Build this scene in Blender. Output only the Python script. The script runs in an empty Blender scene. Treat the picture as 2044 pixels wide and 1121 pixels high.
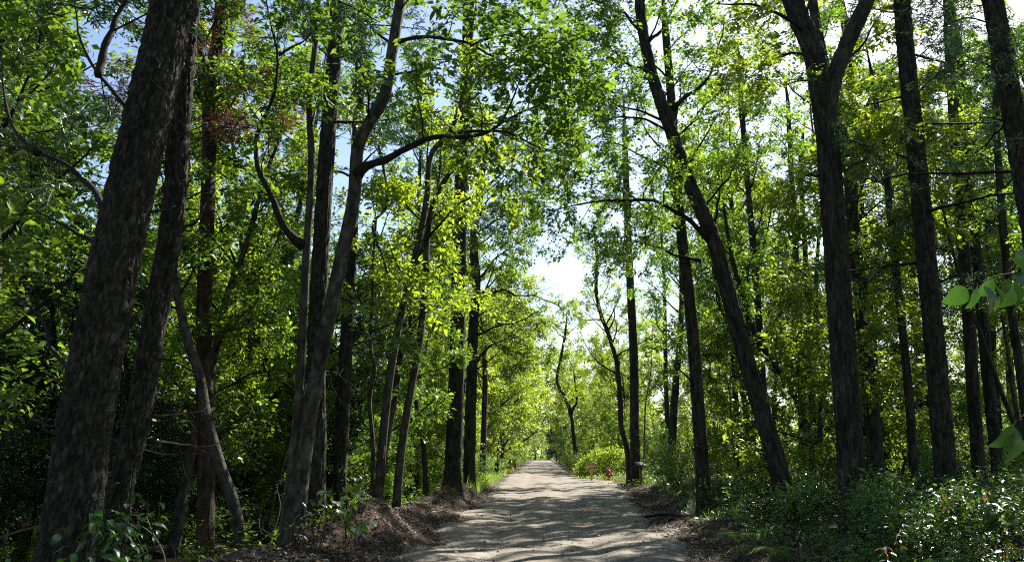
import bpy, math, random
import numpy as np
from math import radians, sin, cos, pi

# ------------------------------------------------------------------ camera, sky, sun, exposure
S = bpy.context.scene
COL = S.collection
FPX, CXP, CYP = 1600.0, 1022.0, 560.5          # focal length and centre of the 2044 px wide photograph
PITCH = math.atan((909.0 - CYP) / FPX)
YAW = math.atan((1080.0 - CXP) / FPX)           # the road runs along +Y
EYE = np.array([0.0, 0.0, 1.6])
cam = bpy.data.cameras.new('camera'); co = bpy.data.objects.new('camera', cam); COL.objects.link(co)
co.location = EYE; co.rotation_euler = (pi / 2 + PITCH, 0, YAW)
cam.sensor_width = 36; cam.lens = FPX / 2044 * 36; cam.clip_start = 0.05; cam.clip_end = 4000
S.camera = co

SUN_AZ, SUN_EL = radians(35), radians(41)       # to the right of the road, ahead of the camera
W = bpy.data.worlds.new('World'); S.world = W; W.use_nodes = True
wn = W.node_tree; wn.nodes.clear()
sky = wn.nodes.new('ShaderNodeTexSky'); sky.sky_type = 'NISHITA'; sky.sun_disc = False
sky.sun_elevation = SUN_EL; sky.sun_rotation = SUN_AZ
sky.air_density = 1.0; sky.dust_density = 0.9; sky.ozone_density = 1.0
bg = wn.nodes.new('ShaderNodeBackground'); bg.inputs[1].default_value = 0.072
wo = wn.nodes.new('ShaderNodeOutputWorld')
wn.links.new(sky.outputs[0], bg.inputs[0]); wn.links.new(bg.outputs[0], wo.inputs[0])
sl = bpy.data.lights.new('sun', 'SUN'); sl.energy = 5.0; sl.angle = radians(0.53); sl.color = (1.0, 0.95, 0.86)
so = bpy.data.objects.new('sun', sl); COL.objects.link(so)
so.rotation_euler = (pi / 2 - SUN_EL, 0, pi - SUN_AZ)
S.view_settings.view_transform = 'Standard'; S.view_settings.look = 'None'
S.view_settings.gamma = 1; S.view_settings.use_curve_mapping = False
S.view_settings.exposure = 1.62
S.cycles.use_denoising = False; S.cycles.filter_width = 1.15
S.cycles.max_bounces = 14; S.cycles.diffuse_bounces = 9; S.cycles.transmission_bounces = 10; S.cycles.glossy_bounces = 3
S.cycles.sample_clamp_indirect = 4; S.cycles.sample_clamp_direct = 12

# ------------------------------------------------------------------ helpers
rs = np.random.RandomState
FWD = np.array([-sin(YAW) * cos(PITCH), cos(YAW) * cos(PITCH), sin(PITCH)])
RGT = np.array([cos(YAW), sin(YAW), 0.0]); UPV = np.cross(RGT, FWD)

def at(px, py, d):
    "point seen at photograph pixel (px, py), d metres down the road"
    r = FWD + RGT * (px - CXP) / FPX + UPV * (CYP - py) / FPX
    return EYE + r * (d / r[1])

def unit(a):
    return a / (np.linalg.norm(a, axis=-1, keepdims=True) + 1e-9)

def mesh(name, V, faces, mat, smooth=False, tint=None):
    "faces: list of int arrays (n,k)"
    me = bpy.data.meshes.new(name)
    V = np.asarray(V, np.float32)
    faces = [np.asarray(f, np.int32) for f in faces if len(f)]
    nl = sum(f.size for f in faces); nf = sum(len(f) for f in faces)
    me.vertices.add(len(V)); me.vertices.foreach_set('co', V.ravel())
    me.loops.add(nl); me.loops.foreach_set('vertex_index', np.concatenate([f.ravel() for f in faces]))
    tot = np.concatenate([np.full(len(f), f.shape[1], np.int32) for f in faces])
    me.polygons.add(nf); me.polygons.foreach_set('loop_start', np.concatenate([[0], np.cumsum(tot)[:-1]]).astype(np.int32))
    if smooth: me.polygons.foreach_set('use_smooth', np.ones(nf, bool))
    if tint is not None:
        a = me.attributes.new('tint', 'FLOAT', 'POINT' if len(tint) == len(V) else 'FACE'); a.data.foreach_set('value', np.asarray(tint, np.float32))
    me.materials.append(mat); me.update(calc_edges=True)
    return me

def obj(name, me, parent=None, **props):
    o = bpy.data.objects.new(name, me); COL.objects.link(o)
    if parent is not None: o.parent = parent
    for k, v in props.items():
        if v is not None: o[k] = v
    return o

def thing(name, label, cat, loc, group=None):
    o = bpy.data.objects.new(name, None); COL.objects.link(o); o.location = loc
    o.empty_display_size = 0.2; o['label'] = label; o['category'] = cat
    if group: o['group'] = group
    return o

def dup(root, loc, rz, sc, label, group):
    c = root.copy(); COL.objects.link(c); c.location = loc; c.rotation_euler = (0, 0, rz); c.scale = (sc, sc, sc)
    c['label'] = label; c['group'] = group
    for ch in root.children:
        k = ch.copy(); COL.objects.link(k); k.parent = c
        for g in ch.children:
            q = g.copy(); COL.objects.link(q); q.parent = k
    return c

class MB:
    "collects tubes and boxes, joined into one mesh"
    def __init__(s): s.V = []; s.Q = []; s.T = []; s.n = 0
    def add(s, V, Q=(), T=()):
        V = np.asarray(V, float)
        if len(Q): s.Q.append(np.asarray(Q) + s.n)
        if len(T): s.T.append(np.asarray(T) + s.n)
        s.V.append(V); s.n += len(V)
    def tube(s, P, R, k=6, cap=True):
        P = np.asarray(P, float); n = len(P); R = np.broadcast_to(np.asarray(R, float), (n,))
        T = unit(np.gradient(P, axis=0)); ref = np.array([1.0, 0, 0]) if abs(T[0][0]) < .8 else np.array([0, 1.0, 0])
        A = unit(np.cross(T, ref)); B = np.cross(T, A)
        th = np.arange(k) * 2 * pi / k
        V = P[:, None] + R[:, None, None] * (np.cos(th)[None, :, None] * A[:, None] + np.sin(th)[None, :, None] * B[:, None])
        i, j = np.meshgrid(np.arange(n - 1), np.arange(k), indexing='ij'); j2 = (j + 1) % k
        Q = np.stack([i * k + j, i * k + j2, (i + 1) * k + j2, (i + 1) * k + j], -1).reshape(-1, 4)
        V = V.reshape(-1, 3); T3 = []
        if cap:
            V = np.concatenate([V, P[-1:], P[:1]]); a = np.arange(k); b = (a + 1) % k
            T3 = np.concatenate([np.stack([(n - 1) * k + a, (n - 1) * k + b, np.full(k, n * k)], -1), np.stack([b, a, np.full(k, n * k + 1)], -1)])
        s.add(V, Q, T3)
    def box(s, c, d, rz=0, rx=0):
        x, y, z = [q / 2 for q in d]
        V = np.array([(i, j, k) for i in (-x, x) for j in (-y, y) for k in (-z, z)])
        M = np.array([[cos(rz), -sin(rz), 0], [sin(rz), cos(rz), 0], [0, 0, 1]]) @ np.array([[1, 0, 0], [0, cos(rx), -sin(rx)], [0, sin(rx), cos(rx)]])
        s.add(V @ M.T + np.asarray(c), [(0, 1, 3, 2), (4, 6, 7, 5), (0, 4, 5, 1), (2, 3, 7, 6), (0, 2, 6, 4), (1, 5, 7, 3)])
    def lathe(s, prof, c=(0, 0, 0), k=20, axis=2):
        prof = np.asarray(prof, float); n = len(prof); th = np.arange(k) * 2 * pi / k
        V = np.stack([prof[:, None, 0] * np.cos(th), prof[:, None, 0] * np.sin(th), np.repeat(prof[:, 1:2], k, 1)], -1).reshape(-1, 3)
        if axis == 0: V = V[:, [2, 0, 1]]
        if axis == 1: V = V[:, [1, 2, 0]]
        i, j = np.meshgrid(np.arange(n - 1), np.arange(k), indexing='ij'); j2 = (j + 1) % k
        Q = np.stack([i * k + j, i * k + j2, (i + 1) * k + j2, (i + 1) * k + j], -1).reshape(-1, 4)
        s.add(V + np.asarray(c), Q)
    def me(s, name, mat, smooth=True):
        return mesh(name, np.concatenate(s.V), [np.concatenate(s.Q) if s.Q else [], np.concatenate(s.T) if s.T else []], mat, smooth)

def noise2(x, y, seed, wl):
    "smooth pseudo noise about -1..1 at the given wavelength"
    r = rs(seed); out = 0
    for a in range(7):
        t = r.uniform(0, 2 * pi); k = 2 * pi / (wl * r.uniform(.7, 1.5))
        out = out + np.sin((x * cos(t) + y * sin(t)) * k + r.uniform(0, 2 * pi))
    return out / 2.6

def smooth01(a, b, x):
    t = np.clip((x - a) / (b - a), 0, 1); return t * t * (3 - 2 * t)

# ------------------------------------------------------------------ materials
def newmat(name):
    m = bpy.data.materials.new(name); m.use_nodes = True; m.node_tree.nodes.clear()
    nt = m.node_tree; out = nt.nodes.new('ShaderNodeOutputMaterial')
    def N(t, **kw):
        n = nt.nodes.new(t)
        for k, v in kw.items():
            if k.startswith('i_'): n.inputs[k[2:].replace('_', ' ')].default_value = v
            elif k.startswith('n'): n.inputs[int(k[1:])].default_value = v
            else: setattr(n, k, v)
        return n
    return m, nt, out, N, nt.links.new

def ramp(N, stops):
    r = N('ShaderNodeValToRGB'); e = r.color_ramp.elements
    while len(e) < len(stops): e.new(0.5)
    for q, (p, c) in zip(e, stops): q.position = p; q.color = (*c, 1)
    return r

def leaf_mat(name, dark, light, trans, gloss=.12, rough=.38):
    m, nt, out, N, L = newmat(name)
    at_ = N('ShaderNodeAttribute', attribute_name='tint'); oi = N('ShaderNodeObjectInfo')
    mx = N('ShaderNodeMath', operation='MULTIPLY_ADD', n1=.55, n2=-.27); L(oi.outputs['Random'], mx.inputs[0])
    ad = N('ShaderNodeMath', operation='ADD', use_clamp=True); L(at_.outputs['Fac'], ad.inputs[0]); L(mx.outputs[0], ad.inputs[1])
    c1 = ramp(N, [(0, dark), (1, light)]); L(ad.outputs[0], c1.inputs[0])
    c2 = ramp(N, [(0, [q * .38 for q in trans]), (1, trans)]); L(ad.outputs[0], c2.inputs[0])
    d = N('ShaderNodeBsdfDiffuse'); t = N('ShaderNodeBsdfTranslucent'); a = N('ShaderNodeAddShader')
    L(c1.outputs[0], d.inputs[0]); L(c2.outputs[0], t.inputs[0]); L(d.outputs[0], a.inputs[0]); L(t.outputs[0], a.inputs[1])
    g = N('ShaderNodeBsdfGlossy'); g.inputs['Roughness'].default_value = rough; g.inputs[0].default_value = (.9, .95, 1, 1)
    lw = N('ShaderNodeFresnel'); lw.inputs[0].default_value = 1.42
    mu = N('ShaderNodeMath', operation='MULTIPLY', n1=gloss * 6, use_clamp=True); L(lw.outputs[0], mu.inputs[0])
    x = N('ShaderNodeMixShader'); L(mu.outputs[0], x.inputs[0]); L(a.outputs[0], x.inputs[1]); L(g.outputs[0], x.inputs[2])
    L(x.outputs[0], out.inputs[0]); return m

def bark_mat(name, c0, c1, c2, scale=6, stretch=.25, bump=.6, lichen=None):
    m, nt, out, N, L = newmat(name)
    tc = N('ShaderNodeTexCoord'); mp = N('ShaderNodeMapping'); mp.inputs['Scale'].default_value = (1, 1, stretch); L(tc.outputs['Object'], mp.inputs[0])
    n1 = N('ShaderNodeTexNoise', i_Scale=scale, i_Detail=8.0, i_Roughness=.65); L(mp.outputs[0], n1.inputs[0])
    n2 = N('ShaderNodeTexNoise', i_Scale=scale * 3.2, i_Detail=6.0, i_Roughness=.7); L(mp.outputs[0], n2.inputs[0])
    r = ramp(N, [(.3, c0), (.5, c1), (.7, c2)]); L(n1.outputs[0], r.inputs[0])
    col = r.outputs[0]
    at_ = N('ShaderNodeAttribute', attribute_name='tint')
    if lichen:
        n3 = N('ShaderNodeTexNoise', i_Scale=7.0, i_Detail=8.0, i_Roughness=.7); L(tc.outputs['Object'], n3.inputs[0])
        rr = ramp(N, [(.52, (0, 0, 0)), (.66, (.75, .75, .75))]); L(n3.outputs[0], rr.inputs[0])
        mx = N('ShaderNodeMix', data_type='RGBA'); L(rr.outputs[0], mx.inputs[0]); L(col, mx.inputs[6]); mx.inputs[7].default_value = (*lichen, 1); col = mx.outputs[2]
    hv = N('ShaderNodeHueSaturation'); L(col, hv.inputs['Color'])
    ma = N('ShaderNodeMath', operation='MULTIPLY_ADD', n1=1.0, n2=.32); L(at_.outputs['Fac'], ma.inputs[0]); L(ma.outputs[0], hv.inputs['Value'])
    p = N('ShaderNodeBsdfPrincipled', i_Roughness=.9); L(hv.outputs[0], p.inputs['Base Color'])
    p.inputs['Specular IOR Level'].default_value = .25
    b = N('ShaderNodeBump', i_Strength=min(1, bump * 1.2), i_Distance=.035)
    am = N('ShaderNodeMath', operation='ADD'); L(n1.outputs[0], am.inputs[0]); L(n2.outputs[0], am.inputs[1])
    L(am.outputs[0], b.inputs['Height']); L(b.outputs[0], p.inputs['Normal']); L(p.outputs[0], out.inputs[0]); return m

def plain(name, c, rough=.6, var=.25, scale=20, metal=0, spec=.5):
    m, nt, out, N, L = newmat(name)
    tc = N('ShaderNodeTexCoord'); n = N('ShaderNodeTexNoise', i_Scale=float(scale), i_Detail=5.0); L(tc.outputs['Object'], n.inputs[0])
    r = ramp(N, [(.3, [q * (1 - var) for q in c]), (.7, [min(1, q * (1 + var)) for q in c])]); L(n.outputs[0], r.inputs[0])
    p = N('ShaderNodeBsdfPrincipled', i_Roughness=rough, i_Metallic=float(metal)); p.inputs['Specular IOR Level'].default_value = spec
    L(r.outputs[0], p.inputs['Base Color'])
    b = N('ShaderNodeBump', i_Strength=.2, i_Distance=.004); L(n.outputs[0], b.inputs['Height']); L(b.outputs[0], p.inputs['Normal'])
    L(p.outputs[0], out.inputs[0]); return m

def tint_mat(name, stops, rough=.8, spec=.3, trans=0):
    m, nt, out, N, L = newmat(name)
    at_ = N('ShaderNodeAttribute', attribute_name='tint'); r = ramp(N, stops); L(at_.outputs['Fac'], r.inputs[0])
    p = N('ShaderNodeBsdfPrincipled', i_Roughness=rough); p.inputs['Specular IOR Level'].default_value = spec
    L(r.outputs[0], p.inputs['Base Color']); sh = p.outputs[0]
    if trans:
        t = N('ShaderNodeBsdfTranslucent'); L(r.outputs[0], t.inputs[0]); x = N('ShaderNodeMixShader', n0=trans)
        L(sh, x.inputs[1]); L(t.outputs[0], x.inputs[2]); sh = x.outputs[0]
    L(sh, out.inputs[0]); return m

def soil_mat(name, stops, scale, bump, fine=60.0, dist=.03, moss=None, fmix=.4):
    m, nt, out, N, L = newmat(name)
    tc = N('ShaderNodeTexCoord')
    n1 = N('ShaderNodeTexNoise', i_Scale=scale, i_Detail=10.0, i_Roughness=.68); L(tc.outputs['Object'], n1.inputs[0])
    n2 = N('ShaderNodeTexNoise', i_Scale=fine, i_Detail=4.0, i_Roughness=.7); L(tc.outputs['Object'], n2.inputs[0])
    mix = N('ShaderNodeMath', operation='MULTIPLY_ADD', n1=.4, n2=-.2); L(n2.outputs[0], mix.inputs[0]); mix.inputs[1].default_value = fmix; mix.inputs[2].default_value = -fmix / 2
    ad = N('ShaderNodeMath', operation='ADD'); L(n1.outputs[0], ad.inputs[0]); L(mix.outputs[0], ad.inputs[1])
    r = ramp(N, stops); L(ad.outputs[0], r.inputs[0]); col = r.outputs[0]
    if moss:
        n3 = N('ShaderNodeTexNoise', i_Scale=.35, i_Detail=6.0); L(tc.outputs['Object'], n3.inputs[0])
        rr = ramp(N, [(.5, (0, 0, 0)), (.62, (.8, .8, .8))]); L(n3.outputs[0], rr.inputs[0])
        mx = N('ShaderNodeMix', data_type='RGBA'); L(rr.outputs[0], mx.inputs[0]); L(col, mx.inputs[6]); mx.inputs[7].default_value = (*moss, 1); col = mx.outputs[2]
    p = N('ShaderNodeBsdfPrincipled', i_Roughness=.95); p.inputs['Specular IOR Level'].default_value = .15
    L(col, p.inputs['Base Color'])
    b = N('ShaderNodeBump', i_Strength=bump, i_Distance=dist); L(ad.outputs[0], b.inputs['Height']); L(b.outputs[0], p.inputs['Normal'])
    L(p.outputs[0], out.inputs[0]); return m

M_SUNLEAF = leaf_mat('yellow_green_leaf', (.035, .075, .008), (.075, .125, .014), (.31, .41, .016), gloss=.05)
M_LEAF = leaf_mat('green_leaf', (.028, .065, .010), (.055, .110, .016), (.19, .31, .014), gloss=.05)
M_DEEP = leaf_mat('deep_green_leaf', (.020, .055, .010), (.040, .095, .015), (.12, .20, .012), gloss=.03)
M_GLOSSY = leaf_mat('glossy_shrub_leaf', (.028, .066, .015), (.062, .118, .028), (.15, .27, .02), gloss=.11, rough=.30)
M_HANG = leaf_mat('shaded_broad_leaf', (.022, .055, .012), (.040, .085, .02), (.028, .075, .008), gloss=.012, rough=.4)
M_NEEDLE = leaf_mat('conifer_needle', (.018, .040, .014), (.036, .070, .026), (.03, .07, .012), gloss=.06, rough=.5)
M_DEADFOL = leaf_mat('dead_needle', (.075, .036, .02), (.14, .072, .04), (.09, .035, .014), gloss=.03, rough=.6)
M_GRASS = leaf_mat('grass_blade', (.035, .075, .012), (.075, .13, .022), (.14, .24, .02))
M_YELLOW = leaf_mat('yellowed_leaf', (.25, .13, .015), (.42, .24, .03), (.3, .17, .02))
M_RED = leaf_mat('red_leaf', (.10, .018, .012), (.14, .03, .018), (.10, .02, .01), gloss=.05)
M_PINEBARK = bark_mat('pine_bark', (.018, .015, .011), (.046, .039, .030), (.098, .087, .070), 14, .6, .9, lichen=(.062, .078, .054))
M_OAKBARK = bark_mat('oak_bark', (.020, .017, .013), (.048, .042, .033), (.095, .086, .070), 11, .2, .9, lichen=(.062, .070, .050))
M_GREYBARK = bark_mat('grey_bark', (.030, .025, .019), (.062, .053, .041), (.115, .103, .084), 7, .6, .55, lichen=(.10, .108, .082))
M_REDBARK = bark_mat('reddish_bark', (.028, .018, .013), (.058, .038, .027), (.10, .07, .05), 8, .2, .7)
M_TWIG = bark_mat('twig_bark', (.028, .021, .016), (.055, .042, .032), (.09, .074, .058), 9, .5, .2)
M_DEADWOOD = plain('dead_wood', (.20, .165, .125), .9, .4, 30)
M_GROUND = soil_mat('forest_soil', [(.3, (.030, .020, .013)), (.5, (.075, .050, .034)), (.7, (.13, .09, .062))], 3.0, .9, 40.0, .05, moss=(.035, .055, .018))
M_ROAD = soil_mat('sandy_dirt', [(.27, (.085, .073, .060)), (.5, (.190, .165, .136)), (.74, (.305, .270, .226))], 1.3, .5, 22.0, .03, fmix=.165)
M_LITTER = tint_mat('dry_leaf', [(0, (.052, .037, .027)), (.4, (.115, .085, .064)), (.75, (.195, .152, .118)), (1, (.33, .275, .215))], .7, .35, .15)

# ------------------------------------------------------------------ ground
def right_edge(y):
    return np.interp(y, [0, 12, 20, 30, 38, 53, 66, 80, 400], [2.6, 2.55, 2.8, 3.4, 4.1, 4.5, 3.1, 2.7, 2.7]) + .12 * noise2(y, y * 0, 5, 5)
def left_edge(y):
    return np.interp(y, [0, 12, 30, 50, 70, 400], [-2.45, -2.4, -2.2, -2.5, -2.8, -2.7]) + .14 * noise2(y, y * 0, 6, 4)
def ground_z(x, y):
    x = np.asarray(x, float); y = np.asarray(y, float)
    le, re = left_edge(y), right_edge(y)
    u = le - x; v = x - re
    near = 1 - smooth01(42, 58, y)
    lump = .055 * noise2(x, y, 11, .9) + .05 * noise2(x, y, 12, 2.2)
    berm = .37 * np.exp(-((u - 1.0) / .62) ** 2) * (1 + .35 * noise2(y, x * 0, 13, 3.5)) * near
    berm = berm + .30 * np.exp(-((x + 3.25) / .7) ** 2 - ((y - 16.2) / 1.3) ** 2)
    swamp = -.62 * smooth01(1.5, 3.6, u) * near + .20 * noise2(x, y, 14, 4.0) * smooth01(2, 4, u)
    zl = berm + swamp + lump * smooth01(0, .6, u) + .10 * smooth01(.1, 1.5, u) * (1 - near)
    zr = .16 * smooth01(.1, 1.6, v) + (lump + .05 * noise2(x, y, 15, 3)) * smooth01(.1, 1.0, v) + .10 * noise2(x, y, 16, 9) * smooth01(1, 4, v)
    return np.where(u > 0, zl, np.where(v > 0, zr, 0)) - .06 * (1 - smooth01(-.5, .05, np.maximum(u, v)))
def gz(x, y): return float(ground_z(np.array([x]), np.array([y]))[0])

def axis(parts):
    return np.unique(np.round(np.concatenate([np.arange(a, b, s) for a, b, s in parts]), 4))
gx = axis([(-800, -100, 60), (-100, -30, 5), (-30, -9, .9), (-9, 8, .14), (8, 30, .9), (30, 100, 5), (100, 801, 60)])
gy = axis([(-60, 0, 8), (0, 7, 1), (7, 30, .16), (30, 60, .5), (60, 150, 3), (150, 400, 12), (400, 2001, 100)])
X, Y = np.meshgrid(gx, gy); Z = ground_z(X, Y)
nx = len(gx); i, j = np.meshgrid(np.arange(len(gy) - 1), np.arange(nx - 1), indexing='ij')
Q = np.stack([i * nx + j, i * nx + j + 1, (i + 1) * nx + j + 1, (i + 1) * nx + j], -1).reshape(-1, 4)
obj('ground', mesh('ground', np.stack([X, Y, Z], -1).reshape(-1, 3), [Q], M_GROUND, True), kind='structure')
# road: a sheet of packed sand with wheel ruts
ry = axis([(-20, 7, 1), (7, 40, .2), (40, 80, .6), (80, 300.1, 4)]); ns = 44
tt = np.linspace(0, 1, ns)
Xr = (left_edge(ry) - .45)[:, None] * (1 - tt) + (right_edge(ry) + .45)[:, None] * tt; Yr = np.repeat(ry[:, None], ns, 1)
rut = -.048 * np.exp(-((Xr + .85) / .30) ** 2) - .048 * np.exp(-((Xr - .95) / .30) ** 2)
Zr = .014 * noise2(Xr, Yr, 21, 1.6) + .007 * noise2(Xr, Yr, 22, .6) + .02 * noise2(Xr, Yr, 23, 6) + rut + .03 + (.05 * noise2(Xr, Yr, 24, .8) + .04 * noise2(Xr, Yr, 25, 2.3)) * smooth01(.55, .95, np.abs(tt - .5) * 2) - .13 * smooth01(.72, 1, np.abs(tt - .5) * 2)
i, j = np.meshgrid(np.arange(len(ry) - 1), np.arange(ns - 1), indexing='ij')
Q = np.stack([i * ns + j, i * ns + j + 1, (i + 1) * ns + j + 1, (i + 1) * ns + j], -1).reshape(-1, 4)
obj('road', mesh('road', np.stack([Xr, Yr, Zr], -1).reshape(-1, 3), [Q], M_ROAD, True), kind='structure')
# swamp water
m, nt, out, N, L = newmat('swamp_water')
p = N('ShaderNodeBsdfPrincipled', i_Roughness=.05); p.inputs['Base Color'].default_value = (.018, .017, .010, 1)
tc = N('ShaderNodeTexCoord'); n = N('ShaderNodeTexNoise', i_Scale=2.5, i_Detail=3.0); L(tc.outputs['Object'], n.inputs[0])
b = N('ShaderNodeBump', i_Strength=.08, i_Distance=.05); L(n.outputs[0], b.inputs['Height']); L(b.outputs[0], p.inputs['Normal']); L(p.outputs[0], out.inputs[0])
obj('water', mesh('water', [(-70, 2, -.40), (-4.2, 2, -.40), (-4.2, 56, -.40), (-70, 56, -.40)], [[(0, 1, 2, 3)]], m), kind='structure')

# ------------------------------------------------------------------ leaves
LEAFY_X, LEAF_S = 3.1, 1.04
def leaves(name, P, A, Nn, Ln, Wd, mat, tint, fine=False, fold=.18):
    n = len(P); A = unit(A); Sd = unit(np.cross(A, Nn)); Nn = np.cross(Sd, A)
    Ln = np.asarray(Ln)[:, None]; Wd = np.asarray(Wd)[:, None]
    b = np.arange(n) 
    if fine:
        V = np.stack([P, P + A * Ln * .28 + Sd * Wd * .42 + Nn * Wd * fold, P + A * Ln * .66 + Sd * Wd * .36 + Nn * Wd * fold * .6, P + A * Ln - Nn * Ln * .10,
                      P + A * Ln * .66 - Sd * Wd * .36 + Nn * Wd * fold * .6, P + A * Ln * .28 - Sd * Wd * .42 + Nn * Wd * fold], 1).reshape(-1, 3)
        F = np.concatenate([np.stack([b * 6, b * 6 + 1, b * 6 + 2, b * 6 + 3], -1), np.stack([b * 6, b * 6 + 3, b * 6 + 4, b * 6 + 5], -1)])
    else:
        V = np.stack([P, P + A * Ln * .45 + Sd * Wd * .5 + Nn * Wd * fold, P + A * Ln, P + A * Ln * .45 - Sd * Wd * .5 + Nn * Wd * fold], 1).reshape(-1, 3)
        F = np.concatenate([np.stack([b * 4, b * 4 + 1, b * 4 + 2], -1), np.stack([b * 4, b * 4 + 2, b * 4 + 3], -1)])
    return mesh(name, V, [F], mat, False, np.concatenate([tint, tint]))

def leaf_cloud(r, segs, per_m, size, spread, droop=.25, flat=.45):
    per_m = per_m * LEAFY_X; size = size * LEAF_S
    "leaves along twig segments (a, b): returns P, A, N, L, W, tint"
    a = np.array([s[0] for s in segs]); b = np.array([s[1] for s in segs]); ln = np.linalg.norm(b - a, axis=1)
    k = np.maximum(1, r.poisson(per_m * ln)); idx = np.repeat(np.arange(len(a)), k); n = len(idx)
    t = r.uniform(0, 1, n)[:, None]; d = unit(b - a)[idx]
    P = a[idx] * (1 - t) + b[idx] * t + r.normal(0, spread, (n, 3))
    A = d * .5 + r.normal(0, .75, (n, 3)) * np.array([1, 1, .45]) - np.array([0, 0, droop])
    Nn = np.array([0, 0, 1.0]) + r.normal(0, flat, (n, 3))
    s = size * np.minimum(r.lognormal(0, .36, n), 1.75)
    tint = np.clip(r.normal(.45, .18, len(a))[idx] + r.normal(0, .17, n), 0, 1)
    return P, A, Nn, s, s * r.uniform(.45, .65, n), tint

def needle_cloud(r, segs, per_m, size, spread):
    P, A, Nn, L_, W_, t = leaf_cloud(r, segs, per_m, size, spread, .1, .8)
    return P, A, Nn, L_, L_ * .16, t

def smooth_path(P, n):
    P = np.asarray(P, float)
    if len(P) < 3:
        return P[0] + (P[-1] - P[0]) * np.linspace(0, 1, n)[:, None]
    d = np.concatenate([[0], np.cumsum(np.linalg.norm(np.diff(P, axis=0), axis=1) ** .7)]); u = np.linspace(0, d[-1], n)
    E = np.concatenate([[2 * P[0] - P[1]], P, [2 * P[-1] - P[-2]]]); out = []
    for q in u:
        k = min(max(np.searchsorted(d, q, 'right') - 1, 0), len(P) - 2); t = (q - d[k]) / (d[k + 1] - d[k])
        a, b, c, e = E[k], E[k + 1], E[k + 2], E[k + 3]
        out.append(.5 * (2 * b + (c - a) * t + (2 * a - 5 * b + 4 * c - e) * t * t + (3 * b - a - 3 * c + e) * t ** 3))
    return np.array(out)

def walk(r, p, d, ln, n, wander, up):
    pts = [p]; d = unit(d); st = ln / n
    for _ in range(n):
        d = d + r.normal(0, wander, 3); d[2] += up; d = d / math.sqrt(d @ d); p = p + d * st; pts.append(p)
    return np.array(pts)

def sprout(r, path, rad, n, t0, ln, plan, mb, segs, t1=1.0, hook=None):
    "plan: list of levels, each dict(n, len, up, wander, rise)"
    if not plan: return
    L0 = plan[0]; m = len(path)
    ph = r.uniform(0, 2 * pi)
    for i in range(n):
        t = t0 + (t1 - t0) * (i + r.uniform(0, 1)) / n
        q = min(t, .999) * (m - 1); k = int(q); f = q - k
        p = path[k] * (1 - f) + path[k + 1] * f; tan = unit(path[k + 1] - path[k])
        ph += 2.4 + r.normal(0, .4)
        e = np.array([1.0, 0, 0]) if abs(tan[0]) < .8 else np.array([0, 1.0, 0])
        a = unit(np.cross(tan, e)); b = np.cross(tan, a)
        d = (a * cos(ph) + b * sin(ph)) + tan * L0.get('fwd', .6) + np.array([0, 0, L0.get('rise', .2)])
        l = ln * (1 - L0.get('taper', .5) * (t - t0) / (t1 - t0 + 1e-6)) * r.uniform(.65, 1.25)
        ns = L0.get('seg', 4)
        rr = rad[k] * (1 - f) + rad[k + 1] * f
        pts = walk(r, p, d, l, ns, L0.get('wander', .2), L0.get('up', .04))
        r0 = min(rr * .55, l * L0.get('thick', .014) + .002); R = np.linspace(r0, max(r0 * .25, .0022), ns + 1)
        mb.tube(pts, R, L0.get('sides', 4), cap=False)
        if L0.get('leafy', False) or len(plan) == 1:
            for q in range(0 if len(plan) == 1 else ns // 2, ns): segs.append((pts[q], pts[q + 1]))
        if len(plan) > 1:
            sprout(r, pts, R, plan[1]['n'], plan[1].get('t0', .25), l * plan[1]['len'], plan[1:], mb, segs)

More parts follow.
